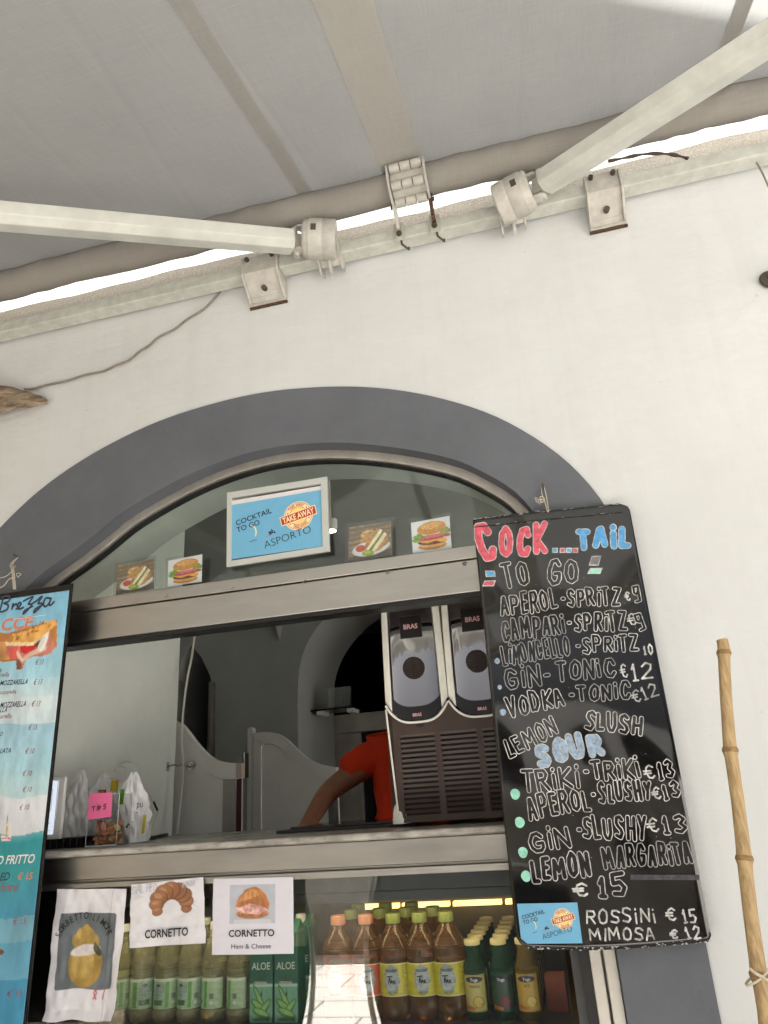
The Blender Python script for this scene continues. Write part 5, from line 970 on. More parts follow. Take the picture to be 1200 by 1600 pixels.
# crumpled bags
def bag(name, label, px, Y, z0, z1, wd, dp, m, tip=.0, seed=1, cat='bag', lean=0.0):
    c = P(px, 1290, Y); t_ = thing(name, label, cat, (c[0], Y, z0)); mb = MB(); r_ = np.random.default_rng(seed); ph = r_.random(12)*6
    def f(u, v):
        an = 2*PI*u; prof = (1-.25*v if v < .55 else (1-.25*.55)*(1-((v-.55)/.45)**1.5*.80)); z = z0+(z1-z0)*v
        k = 1+.13*math.sin(an*3+ph[0]+v*6)+.09*math.sin(an*7+ph[1]-v*11)+.07*math.sin(an*12+ph[2]+v*19)+.05*math.sin(v*30+an*5+ph[3])
        return (c[0]+lean*v+tip*max(0, v-.5)*2+wd/2*prof*k*math.cos(an), Y+dp/2*max(.25, prof)*k*math.sin(an), z+.006*math.sin(an*4+ph[4])*v)
    mb.grid(56, 34, f); mb.poly([f(u, 0) for u in np.linspace(0, 1, 29)[:-1]]); mb.build('film', m, t_, smooth=False, fix=False); return t_, f
film = mat('white_bag_film', (.80,.80,.81), .22, noise=.10, nscale=20, coat=.3); greyfilm = mat('grey_bag_film', (.64,.64,.65), .25, noise=.2, nscale=18, coat=.3)
tb, fb_ = bag('snack_bag', 'crumpled pale plastic bag standing behind the tip box on its left side', 116, .30, ZM1+.003, P(116,1206,.30)[2], .098, .07, greyfilm, .012, 4)
mb = MB(); mb.grid(4, 8, lambda u, v: np.array(fb_(.46+.06*u, .35+.4*v))*np.array([1,1,1])+np.array([-.002,-.002,0])); mb.build('yellow_print', mat('yellow_print', S(190,170,60), .4), tb, fix=False)
ts, fs2 = bag('snack_bag', 'white crumpled snack bag with a dark red tag showing above the tip box', 158, .33, ZM1+.003, P(158,1219,.33)[2]+.012, .135, .06, film, -.004, 9)
q = P(159,1239,.275); mb = MB(); mb.prism([(q[0]-.014,q[1],q[2]+.010),(q[0]+.015,q[1],q[2]+.009),(q[0]+.010,q[1],q[2]-.010),(q[0]-.011,q[1],q[2]-.010)], (0,.002,0)); tg = mb.build('red_tag', mat('dark_red_tag', S(112,32,22), .5), ts)
mb = MB(); 
for s, dz in (('SAN', .001), ('CARLO', -.007)): place_text(mb, s, lambda u, v, dz=dz: (q[0]-.010+u, q[1]-.0008, q[2]+dz+v), .019, .006, .02)
mb.build('lettering', mat('tag_gold', S(226,160,60), .5), tg, fix=False)
mb = MB(); q2 = P(178,1228,.30); mb.grid(6, 6, lambda u, v: (q2[0]-.012+.026*u, q2[1]-.002*math.sin(u*6), q2[2]-.016+.034*v)); mb.build('yellow_patch', mat('mustard_print', S(186,160,36), .4), ts, fix=False, solid=.001)
tp, fp_ = bag('snack_bag', 'white crumpled bag with green and black print standing right of the tip box', 206, .26, ZM1+.003, P(203,1211,.26)[2]+.004, .112, .07, film, -.004, 21)
mb = MB(); q = P(190,1245,.225); mb.grid(3, 6, lambda u, v: (q[0]-.006+.013*u, q[1], q[2]-.022+.044*v)); mb.build('green_print', mat('green_print', S(92,150,44), .4), tp, fix=False, solid=.001)
mb = MB(); q = P(214,1262,.215); place_text(mb, 'pu', lambda u, v: (q[0]+u, q[1]-.001, q[2]+v), .020, .020, 0); 
for (dx, dz, r) in ((.002,-.014,.002),(-.030,-.052,.004),(-.026,-.046,.003),(-.012,-.040,.0016)): mb.poly([(q[0]+dx+r*math.cos(a), q[1]-.001, q[2]+dz+r*math.sin(a)) for a in np.linspace(0, 6.28, 10)[:-1]])
mb.build('lettering', M['ink'], tp, fix=False)
mb = MB(); q = P(224,1288,.225); mb.grid(3, 6, lambda u, v: (q[0]-.006+.010*u+.004*v, q[1], q[2]-.026+.052*v)); mb.build('yellow_print', mat('ochre_print', S(190,172,60), .4), tp, fix=False, solid=.001)
# tip box
jt = thing('tip_box', 'clear plastic box full of coins and notes with a pink TIPS note stuck on it', 'tip box', (P(156,1325,.16)[0],.16,ZM1))
x0, x1 = P(133,1325,.13)[0], P(181,1325,.13)[0]; zt_ = P(156,1242,.13)[2]; y0_, y1_ = .13, .20; t = .002
mb = MB()
for a, b in (((x0,y0_,ZM1+.001),(x1,y0_+t,zt_)),((x0,y1_-t,ZM1+.001),(x1,y1_,zt_)),((x0,y0_+t,ZM1+.001),(x0+t,y1_-t,zt_)),((x1-t,y0_+t,ZM1+.001),(x1,y1_-t,zt_)),((x0+t,y0_+t,ZM1+.001),(x1-t,y1_-t,ZM1+.004))): mb.box(a, b)
mb.build('box', M['clear'], jt)
mb = MB()
for xx in (x0, x1): mb.tube([(xx,y0_,ZM1+.001),(xx,y0_,zt_)], .0009, 6); mb.tube([(xx,y1_,ZM1+.001),(xx,y1_,zt_)], .0007, 6)
mb.tube([(x0,y0_,zt_),(x1,y0_,zt_)], .0008, 6); mb.tube([(x0,y0_,ZM1+.003),(x1,y0_,ZM1+.003)], .002, 6); mb.build('box_edge', mat('clear_edge', (.72,.73,.74), .1, spec=.8), jt, smooth=True)
coin = [mat('copper_coin', S(214,150,112), .4, .3, noise=.3, nscale=200), mat('gold_coin', S(214,190,130), .4, .3, noise=.3, nscale=200)]
for k in range(60):
    c = np.array([random.uniform(x0+.014, x1-.014), random.uniform(y0_+.010, y1_-.012), ZM1+.012+.0145*(k % 5)*random.uniform(.6,1)]); nn = np.array([random.uniform(-.7,.7), random.uniform(-1,-.1), random.uniform(.2,1)]); nn /= np.linalg.norm(nn); r = random.uniform(.0085,.0115)
    mb = MB(); mb.cyl(c-nn*.0009, c+nn*.0009, r, n=14); tag(mb.build('coin', coin[k % 2 if k % 3 else 0]), 'small coin lying in the clear tip box under the pink note', 'coin', 'coins in the tip box')
note = mat('folded_banknote', S(206,150,130), .6, col2=S(150,92,78), nscale=60)
for k, (cx, cz, a) in enumerate(((-.010,.052,.3),(.012,.046,-.4),(.002,.030,.1))):
    mb = MB(); c = np.array([(x0+x1)/2+cx, y0_+.008+.006*k, ZM1+cz]); mb.grid(8, 5, lambda u, v: c+np.array([(u-.5)*.030*math.cos(a)-(v-.5)*.022*math.sin(a), .004*math.sin(u*7+k), (u-.5)*.030*math.sin(a)+(v-.5)*.022*math.cos(a)])); tag(mb.build('banknote', note, fix=False, solid=.0004), 'crumpled pinkish banknote among the coins in the tip box', 'banknote', 'banknotes in the tip box')
nq = quad(((140,1240),(176,1238),(175,1276),(137,1281)), y0_-.0015); t_ = thing('sticky_note', 'pink sticky note reading TIPS on the front of the tip box', 'note', nq(.5,.5))
mb = MB(); mb.grid(10, 10, lambda u, v: nq(u, v)+np.array([0,-.004*v*v*abs(u-.35)-.001,0])); mb.build('sheet', mat('pink_note', S(236,112,160), .6, noise=.05), t_, fix=False, solid=.0004)
mb = MB(); fr_, L = line_frame((143,1269),(165,1263), y0_-.0015, .005); zz = 0
_Y = y0_-.006
for s, a, b, h in (('T',(143,1269),(149,1268),9),('i',(151,1268),(152,1268),12),('P',(154,1267),(158,1266),9),('S',(161,1265),(166,1264),9)): strokes(mb, None, s, a, b, h, _Y, lambda X, Z: _Y, .0011, .001, jit=.02)
mb.build('lettering', M['ink'], t_, fix=False)
# socket, charger cable, pen
Xw = -1.7415
qs = [PX(*p, Xw) for p in ((157,1207),(180,1206),(186,1236),(155,1238))]
t_ = thing('wall_socket', 'white power socket with a plugged in adapter on the grey side wall behind the bags', 'socket', qs[0])
y_a, y_b = PX(157,1222,Xw)[1], PX(181,1222,Xw)[1]; z_a, z_b = PX(170,1238,Xw)[2], PX(170,1206,Xw)[2]
mb = MB(); mb.box((Xw,y_a,z_a),(Xw+.012,y_b,z_b)); pl = mb.build('plate', M['plain_white'], t_, bevel=.003)
mb = MB(); 
for k in range(3): yy = y_a+(y_b-y_a)*(.45+.2*k); mb.box((Xw+.012,yy,z_a+.028),(Xw+.0126,yy+.003,z_a+.034))
mb.box((Xw+.012,y_a+.004,z_a+.048),(Xw+.0124,y_b-.004,z_a+.0492)); mb.build('slot', M['black'], pl)
c1 = PX(188,1210,Xw+.02); mb = MB(); mb.obox(c1, np.eye(3), (.018,.014,.026)); mb.build('adapter', M['plain_white'], t_, bevel=.004)
pts = spline([tuple(c1+np.array([0,0,.024])), tuple(PX(189,1196,Xw+.03)), tuple(PX(196,1191,Xw+.035)), tuple(PX(206,1192,Xw+.04)), tuple(PX(214,1201,Xw+.045)), tuple(PX(225,1224,Xw+.05)), tuple(PX(238,1250,Xw+.05)), tuple(PX(244,1260,Xw+.05)), tuple(PX(246,1272,Xw+.05)), tuple(PX(239,1290,Xw+.05)), tuple(PZ(234,1303,ZM1+.003))], 6)
mb = MB(); mb.tube(pts, [.0042 if i < 18 else .0018 for i in range(len(pts))], 8); tag(mb.build('charger_cable', M['plain_white'], smooth=True), 'white charger cable arching from the wall socket down to the counter', 'cable')
q1, q2 = PX(240,1253,Xw+.05), PX(246,1266,Xw+.05); mb = MB(); mb.cyl(q1, q2, .0045, .0038, 10); tag(mb.build('cable_joint', M['black']), 'small black joint on the thin white charger cable', 'cable joint')
a, b = PZ(222,1312,ZM1+.006), PZ(262,1304,ZM1+.006); t_ = thing('marker_pen', 'black marker pen lying on the counter right of the white bag', 'pen', a); dd = b-a
mb = MB(); mb.tube([a, a+dd*.03, a+dd*.6, a+dd*.62, a+dd*.97, b], [.004,.0055,.0055,.0062,.0058,.004], 14); mb.build('barrel', M['black'], t_, smooth=True)
c = PZ(233,1304,ZM1+.014); mb = MB(); mb.lathe([(0,-.012),(.008,-.011),(.010,-.002),(.008,.006),(.004,.010),(0,.011)], c, 14); tag(mb.build('pink_eraser', mat('pink_rubber', S(226,110,150), .6), smooth=True), 'small pink rubber piece beside the black pen', 'eraser')
# white cord hanging at the end of the side wall, hook and eye latch
pts = spline([tuple(PX(x, y, Xw+.06)) for x, y in ((304,985),(303,1000),(299,1030),(293,1060),(288,1095),(285,1130),(284,1165),(286,1190),(285,1220),(282,1250),(279,1280),(277,1302))], 5); pts = [(p[0], min(p[1], YW+.03), p[2]) for p in pts]
mb = MB(); mb.tube(pts, .0055, 8); tag(mb.build('cord', mat('white_flex', (.60,.57,.52), .5), smooth=True), 'slack white cord hanging down in front of the left saloon door', 'cord')
YD = YW+.09
t_ = thing('door_latch', 'chrome hook and eye latch holding the left saloon door to the side wall', 'latch', P(280,1196,YD-.06))
e0, e1 = PX(263,1198,Xw+.006), P(297,1196,YD-.022)
mb = MB(); mb.tube(spline([tuple(e0), tuple(e0*.75+e1*.25+np.array([0,0,.006])), tuple((e0+e1)/2), tuple(e0*.25+e1*.75+np.array([0,0,.006])), tuple(e1)], 5), .0042, 8); mb.build('hook', M['chrome'], t_, smooth=True)
mb = MB(); mb.obox(e0+np.array([-.004,0,0]), np.eye(3), (.003,.010,.019)); mb.build('wall_plate', M['chrome'], t_, bevel=.001)
mb = MB(); mb.cyl(e1+np.array([0,.016,0]), e1, .020, .018, 18); mb.cyl(e1, e1+np.array([0,-.012,0]), .008, .006, 12); mb.build('rosette', M['chrome'], t_, smooth=True)
# ================================================================== saloon doors
def pz(pts, Y): return [P(x, y, Y) for x, y in pts]
def door(name, label, top, groove, botx, Y, grp):
    t_ = thing(name, label, 'door', P(top[0][0], 1290, Y), grp); zb = .62
    tp = spline([tuple(p) for p in pz(top, Y)], 5); pl = [tuple(p) for p in tp]+[(tp[-1][0], Y, zb), (tp[0][0], Y, zb)]
    mb = MB(); mb.prism(pl, (0,.026,0)); pn = mb.build('panel', M['wood_white'], t_, bevel=.002)
    gr = spline([tuple(p) for p in pz(groove, Y)], 5); n_ = 24; A_ = resample(tp, n_); B_ = resample(gr, n_); fr = MB()
    a = [(p[0], Y-.008, p[2]) for p in A_]; b = [(p[0], Y-.008, p[2]) for p in B_]; b2 = [(p[0]+.002, Y+.001, p[2]-.004) for p in B_]
    fr.add(a+b+b2, [(i,i+1,n_+i+1,n_+i) for i in range(n_-1)]+[(n_+i,n_+i+1,2*n_+i+1,2*n_+i) for i in range(n_-1)])
    a3 = [(p[0], Y+.001, p[2]) for p in A_]; fr.add(a+a3, [(i,n_+i,n_+i+1,i+1) for i in range(n_-1)])
    fr.build('top_rail', M['wood_white'], t_, fix=False); return t_
d1 = door('saloon_door', 'white saloon door with a wavy top hooked open beside the side wall', [(262,1122),(275,1127),(284,1131),(295,1144),(308,1161),(322,1176),(336,1186),(352,1191),(376,1193)], [(262,1152),(273,1158),(283,1166),(297,1182),(312,1198),(328,1209),(345,1216),(352,1217),(374,1217)], 376, YD, 'saloon doors behind the counter')
mb = MB(); a, b = P(349,1217,YD), P(368.5,1217,YD); mb.box((a[0],YD-.003,.62),(b[0],YD-.0002,a[2])); mb.build('steel_plate', M['steel'], d1)
a = P(368.5,1217,YD); b = P(370.5,1217,YD); c = P(378,1217,YD); mb = MB(); mb.box((b[0],YD-.006,.62),(c[0],YD-.0001,a[2])); mb.build('red_edge', mat('dark_red_edge', S(74,30,34), .5), d1)
a = P(370,1193,YD); b = P(379,1193,YD); mb = MB(); mb.box((a[0],YD-.010,P(370,1216,YD)[2]),(b[0],YD+.026,a[2])); mb.build('end_block', mat('worn_pink_wood', S(196,178,166), .7), d1, bevel=.002)
Y2 = 2.0
d2 = door('saloon_door', 'white saloon door with a wavy top, hinged on a post in the middle of the room', [(396,1147),(402,1145),(418,1144),(432,1146),(444,1152),(458,1164),(470,1176),(484,1187),(500,1194),(526,1199)], [(409,1166),(412,1163),(420,1162),(430,1164),(442,1171),(456,1184),(470,1198),(484,1209),(500,1216),(524,1221)], 526, Y2, 'saloon doors behind the counter')
a, b = P(409,1163,Y2), P(396,1147,Y2); mb = MB(); mb.box((b[0],Y2-.008,.62),(a[0],Y2-.0002,P(396,1160,Y2)[2])); mb.build('hinge_stile', M['wood_white'], d2, bevel=.002)
t_ = thing('door_post', 'white post with a steel hinge carrying the right saloon door', 'post', P(392,1290,Y2)); a, b = P(387,1140,Y2), P(395,1140,Y2); zt_ = P(392,1136,Y2)[2]
mb = MB(); mb.prism([(a[0],Y2-.006,.3),(b[0],Y2-.006,.3),(b[0],Y2-.006,zt_-.012),(b[0]-.010,Y2-.006,zt_),(a[0]+.010,Y2-.006,zt_),(a[0],Y2-.006,zt_-.012)], (0,.05,0)); mb.build('post', M['wood_white'], t_, bevel=.004)
a = P(382,1176,Y2); b = P(382,1217,Y2); mb = MB(); mb.cyl((a[0],Y2-.012,a[2]),(a[0],Y2-.012,b[2]),.0075,n=10); mb.box((a[0]-.004,Y2-.010,b[2]+.004),(a[0]+.03,Y2-.007,a[2]-.004)); mb.build('hinge', M['dark_steel'], t_)
a = P(525,1215,Y2); mb = MB(); mb.box((P(512,1220,Y2)[0],Y2-.004,.62),(P(527,1220,Y2)[0],Y2-.0003,P(520,1222,Y2)[2])); mb.build('steel_plate', M['dark_steel'], d2)
# metal strip of the far door frame
a, b = P(331,1066,YB-.03), P(337,1178,YB-.03); mb = MB(); mb.box((a[0]-.012,YB-.05,.3),(a[0]+.016,YB-.002,a[2])); tag(mb.build('door_frame', M['steel'], bevel=.003), 'thin steel upright of the dark doorway behind the left saloon door', 'door frame')
# glass shelf with tumblers
ySh = YB+.30; za = P(510,1109,ySh)[2]; xs0, xs1 = xa+.005, P(556,1110,ySh)[0]
t_ = thing('glass_shelf', 'dark glass shelf on white brackets inside the far arch', 'shelf', (xs0, ySh, za))
mb = MB(); mb.box((xs0,ySh-.06,za-.010),(xs1,ySh+.16,za)); mb.build('board', M['blackgloss'], t_)
for xx in (xs0+.04, xs1-.05): 
    mb = MB(); mb.box((xx,ySh-.05,za-.036),(xx+.045,ySh+.10,za-.0105)); mb.build('bracket', M['wood_white'], t_)
mb = MB(); mb.lathe([(.0,.012),(.021,.012),(.0255,.14),(.027,.14),(.0225,.0),(0,0)], n=18); tm0 = MB()
base = mb.build('tumbler', M['tumbler'], smooth=True); base.location = (xs0+.13, ySh-.02, za+.0005); tag(base, 'clear glass tumbler standing on the dark glass shelf', 'glass', 'clear tumblers on the shelf in the far arch')
k = 0
for row, (yy, n_) in enumerate(((-.02, 8),)):
    for i in range(n_):
        if row == 0 and i == 0: continue
        c = dup(base); c.location = (xs0+.13+i*(xs1-xs0-.17)/7+.0*row, ySh+yy, za+.0005)
# steel cabinet and bottles rack behind the far arch
t_ = thing('steel_cabinet', 'stainless steel cabinet in the dark room behind the far arch', 'cabinet', (xa+.35, YI+.4, .3)); yc = YI+.12; cabm = mat('worn_steel', (.62,.59,.54), .45, .3, noise=.2, nscale=6)
a = P(521,1118,yc); b = P(521,1147,yc); c = P(563,1150,yc); e = P(700,1118,yc)
mb = MB(); mb.box((a[0]-.1,yc,b[2]),(e[0],yc+.5,a[2])); mb.build('top_drawer', cabm, t_, bevel=.004)
mb = MB(); mb.box((a[0]-.1,yc+.006,.3),(c[0],yc+.5,b[2]-.004)); mb.build('side_panel', cabm, t_, bevel=.003)
mb = MB(); mb.box((c[0]+.002,yc+.03,.3),(e[0],yc+.5,b[2]-.004)); mb.build('dark_door', M['blackgloss'], t_)
# warm ceiling spot and paper scrap seen through the fanlight
q = P(517,830,1.3); t_ = thing('ceiling_spot', 'small lit warm spotlight glowing behind the fanlight glass', 'lamp', q)
mb = MB(); mb.lathe([(0,.0),(.026,.0),(.026,.004),(0,.004)], q, 16); mb.build('bulb', mat('lit_bulb', (1,.9,.7), .5, emit=(1,.80,.5), estr=6), t_, smooth=False)
mb = MB(); mb.lathe([(.027,.002),(.034,.02),(.034,.06),(0,.065)], q, 16); mb.cyl((q[0],q[1],q[2]+.06),(q[0],q[1],3.2),.006); mb.build('shade', M['wood_white'], t_, smooth=True, fix=False)
# ================================================================== drinks in the fridge
def lathe_obj(name, prof, m, c, parent=None, n=22, **k):
    mb = MB(); mb.lathe(prof, c, n); return mb.build(name, m, parent, smooth=True, **k)
def label_wrap(name, cv, r, z0, z1, parent, a0=-PI*1.02, a1=0.02, c=(0,0,0)):
    def fr(u, v): a = a0+(a1-a0)*u; return np.array([c[0]+r*math.cos(a), c[1]+r*math.sin(a), c[2]+z1+(z0-z1)*v])
    return picture(name, cv, fr, M['print_gloss'], parent, thick=.0004)
def curved_text(mb, s, r, width, h, zc, ang=-PI/2, bold=0, off=.001, sy=1): place_text(mb, s, lambda u, v: ((r+off)*math.cos(ang+(u-width/2)/r), (r+off)*math.sin(ang+(u-width/2)/r), zc+v), width, h, bold)
pale = liquid_mat('lemon_drink', (.97,.93,.52), .82); tea = liquid_mat('iced_tea', (.66,.33,.10), .88); dgreen = liquid_mat('dark_green_glass', (.08,.26,.13), .85); amber = liquid_mat('orange_juice_glass', (.5,.36,.08), .8)
capO = mat('olive_cap', S(128,138,72), .45); capW = mat('white_cap', (.6,.6,.56), .45); capY = mat('cream_cap', S(214,202,150), .4)
ZS = SH+.001
def lobed(mb, r, z0, z1, n=40, lobes=8):
    vs_ = []
    for (k, z) in ((.55,z0),(.80,z0),(.96,z0+.006),(1.0,z0+.016),(1.0,z1)):
        for i in range(n): a = 2*PI*i/n; kk = k*(1-(.07*(1-(z-z0)/(z1-z0+1e-9))*(0.5+.5*math.cos(lobes*a)))); vs_.append((r*kk*math.cos(a), r*kk*math.sin(a), z))
    mb.add(vs_, [(j*n+i, j*n+(i+1) % n, (j+1)*n+(i+1) % n, (j+1)*n+i) for j in range(4) for i in range(n)]+[tuple(range(n))])
def lemon_bottle():
    t_ = thing('lemon_bottle', 'plastic bottle of pale yellow lemon drink with a green label', 'bottle', (0,0,0), 'lemon drink bottles on the fridge shelf')
    r = .0365; mb = MB(); lobed(mb, r, 0, .026); mb.lathe([(r,.026),(r*.96,.030),(r*.96,.104),(r,.110),(r,.120),(r*.96,.122),(r*.96,.124),(r,.126),(r*.96,.142),(r*.80,.168),(r*.5,.196),(.0145,.206),(.0145,.222),(0,.222)], n=40); mb.build('body', pale, t_, smooth=True)
    cv = Canvas(70, 46, (170,198,160)); cv.poly([(0,0),(1,0),(1,.10),(0,.10)], (214,226,204)); cv.poly([(.28,.14),(.58,.14),(.58,.8),(.28,.8)], (160,186,170), .15, 12); cv.poly([(.18,.1),(.28,.1),(.28,.95),(.18,.95)], (86,150,62), .1); cv.poly([(.6,.1),(.68,.1),(.68,.95),(.6,.95)], (92,158,66), .1); cv.ell(.44,.22,.05,.05,(60,84,92)); cv.poly([(.32,.70),(.54,.70),(.54,.88),(.32,.88)], (70,110,62)); cv.ell(.76,.8,.035,.06,(220,226,214))
    for k in range(6): cv.line([(.32,.34+.055*k),(.54,.34+.055*k)], .010, (96,120,112))
    for k in range(8): cv.line([(.72+.012*k,.5),(.72+.012*k,.68)], .005, (60,66,70))
    cv.grain(.12, 14); label_wrap('label', cv, r*.985, .032, .102, t_, -PI*1.1, .1*PI)
    lathe_obj('cap', [(0,.232),(.015,.231),(.016,.228),(.016,.214),(.0135,.213)], capW, (0,0,0), t_); return t_
def tea_bottle(peach):
    t_ = thing('tea_bottle', 'plastic bottle of iced tea', 'bottle', (0,0,0), 'iced tea bottles on the fridge shelf')
    r = .0445; mb = MB(); lobed(mb, r, 0, .03, lobes=6); mb.lathe([(r,.03),(r*.97,.048),(r*.955,.053),(r*.955,.128),(r*.97,.132),(r,.138),(r*.98,.150),(r,.158),(r*.965,.1595),(r*.965,.161),(r*.985,.1625),(r*.88,.174),(r*.60,.194),(.0185,.208),(.0165,.212),(.0165,.222),(0,.222)], n=40); mb.build('body', tea, t_, smooth=True)
    base = (202,92,60) if peach else (206,196,58); cv = Canvas(76, 48, base); cv.grain(.10, 10)
    cv.ell(.52,.48,.13,.44,(150,160,166),0,.35,16,.06); cv.ell(.52,.50,.10,.34,(176,184,188),0,.3,20); cv.poly([(.42,.18),(.62,.18),(.60,.26),(.44,.26)], (92,108,116),.4,20); cv.line([(.44,.86),(.52,.95),(.60,.86)], .012, (84,88,50))
    cv.poly([(.70,.0),(1,0),(1,1),(.70,1)], tuple(c*.93 for c in base), .15, 12)
    for k in range(5): cv.line([(.74,.2+.12*k),(.95,.2+.12*k)], .012, tuple(c*.7 for c in base))
    cv.line([(0,.02),(1,.02)], .02, (236,232,190)); cv.line([(0,.98),(1,.98)], .02, (236,232,190)); label_wrap('label', cv, r*.975, .0545, .1265, t_, -PI*1.1, .1*PI)
    mb = MB(); a0 = -PI/2+.05
    tz = [[(-.012,.104),(.004,.106)],[(-.003,.106),(-.007,.090)],[(-.004,.100),(-.001,.090),(.002,.097),(.004,.090)],[(.005,.094),(.009,.097),(.007,.090),(.012,.092)]]
    for pl in tz:
        for (x0_, z0_), (x1_, z1_) in zip(pl[:-1], pl[1:]): mb.tube([((r+.0002)*math.cos(a0+x/r), (r+.0002)*math.sin(a0+x/r), z-.006) for x, z in ((x0_,z0_),(x1_,z1_))], .0011, 5)
    mb.build('lettering', M['ink'], t_)
    lathe_obj('cap', [(0,.236),(.0185,.235),(.020,.232),(.020,.213),(.0175,.212)], capO if not peach else mat('peach_cap', S(176,120,92), .45), (0,0,0), t_, n=30); return t_
def yoga_bottle(kind):
    t_ = thing('juice_bottle', 'small glass juice bottle', 'bottle', (0,0,0), 'small juice bottles on the fridge shelf')
    r = .029; m = {'ananas': dgreen, 'green': dgreen, 'ace': amber}[kind]; mb = MB(); mb.lathe([(0,0),(r*.92,.0),(r,.006),(r,.100),(r*.94,.112),(.0195,.134),(.0185,.150),(.0185,.160),(0,.160)], n=28); mb.build('body', m, t_, smooth=True)
    base = {'ananas': (196,182,108), 'green': (34,66,44), 'ace': (206,168,72)}[kind]; cv = Canvas(50, 66, base); cv.grain(.08, 8); cv.ell(.5,.13,.36,.085,(28,34,62)); cv.ell(.5,.13,.30,.06,(38,44,80))
    fr_c = {'ananas': (212,188,84), 'green': (120,44,58), 'ace': (236,206,96)}[kind]; cv.ell(.62,.74,.24,.17,tuple(c*.75 for c in fr_c),0,.2); cv.ell(.62,.74,.18,.13,fr_c,0,.2); cv.poly([(.1,.82),(.5,.88),(.5,.95),(.1,.93)], (196,110,40),.2)
    cv.line([(.02,.02),(.98,.02),(.98,.98),(.02,.98),(.02,.02)], .02, tuple(c*.7 for c in base)); label_wrap('label', cv, r+.0004, .020, .098, t_, -PI*.84, -PI*.16)
    mb = MB(); curved_text(mb, 'Yoga', r, .019, .0065, .0845, bold=.03); mb.build('lettering', mat('label_white', (.7,.7,.7), .5), t_, fix=False)
    if kind != 'green':
        mb = MB(); curved_text(mb, {'ananas': 'ANANAS', 'ace': 'ACE'}[kind], r, {'ananas': .027, 'ace': .016}[kind], .0055, .071, bold=.01); mb.build('lettering', M['ink'], t_, fix=False)
    lathe_obj('cap', [(0,.172),(.019,.1715),(.0205,.169),(.0205,.160),(.018,.159)], capY, (0,0,0), t_, n=26); return t_
YF0 = .20
def at(root, px, y, label=None, rz=0):
    q = P(px, 1575, y); root.location = (float(q[0]), y, ZS); root.rotation_euler.z = rz
    if label: root['label'] = label
    return root
L0 = lemon_bottle()
for i, (px, lab, rz) in enumerate(((187,'lemon drink bottle half hidden by the sorbet paper, leftmost of its row',.1),(222,'lemon drink bottle with a barcode facing out, just right of the sorbet paper',.9),(260,'lemon drink bottle under the middle of the croissant drawing',0),(297,'lemon drink bottle under the right edge of the croissant drawing',-.1),(335,'lemon drink bottle below the gap between the two croissant papers',-.8),(375,'lemon drink bottle next to the green aloe cartons, rightmost of its row',-1.0))):
    at(L0 if i == 0 else dup(L0), px, YF0-.01, lab, rz)
for i, px in enumerate((205,243,281,318,356)):
    at(dup(L0), px, YF0+.075, 'lemon drink bottle in the second row, seen only between the bottles of the front row', i*1.3)
T0 = tea_bottle(False); T1 = tea_bottle(True)
for i, (px, lab) in enumerate(((622,'iced tea bottle with a yellow label, leftmost of the three yellow ones'),(665,'iced tea bottle with a yellow label, middle one of the three yellow ones'),(708,'iced tea bottle with a yellow label, beside the small juice bottles'))): at(T0 if i == 0 else dup(T0), px, YF0, lab, (-.12,.05,-.1)[i])
for i, (px, lab) in enumerate(((533,'iced tea bottle with an orange label behind the bright reflection, next to the aloe cartons'),(578,'iced tea bottle with an orange label, next to the yellow labelled ones'))): at(T1 if i == 0 else dup(T1), px, YF0, lab, .2*i-.1)
for i, px in enumerate((555,601,645,688)): at(dup(T0), px, YF0+.10, 'iced tea bottle in the second row with an olive cap showing behind the front row', i*.7)
for i, px in enumerate((567,611,654)): at(dup(T0), px, YF0+.20, 'iced tea bottle in the third row, almost hidden by the rows before it', i*.9)
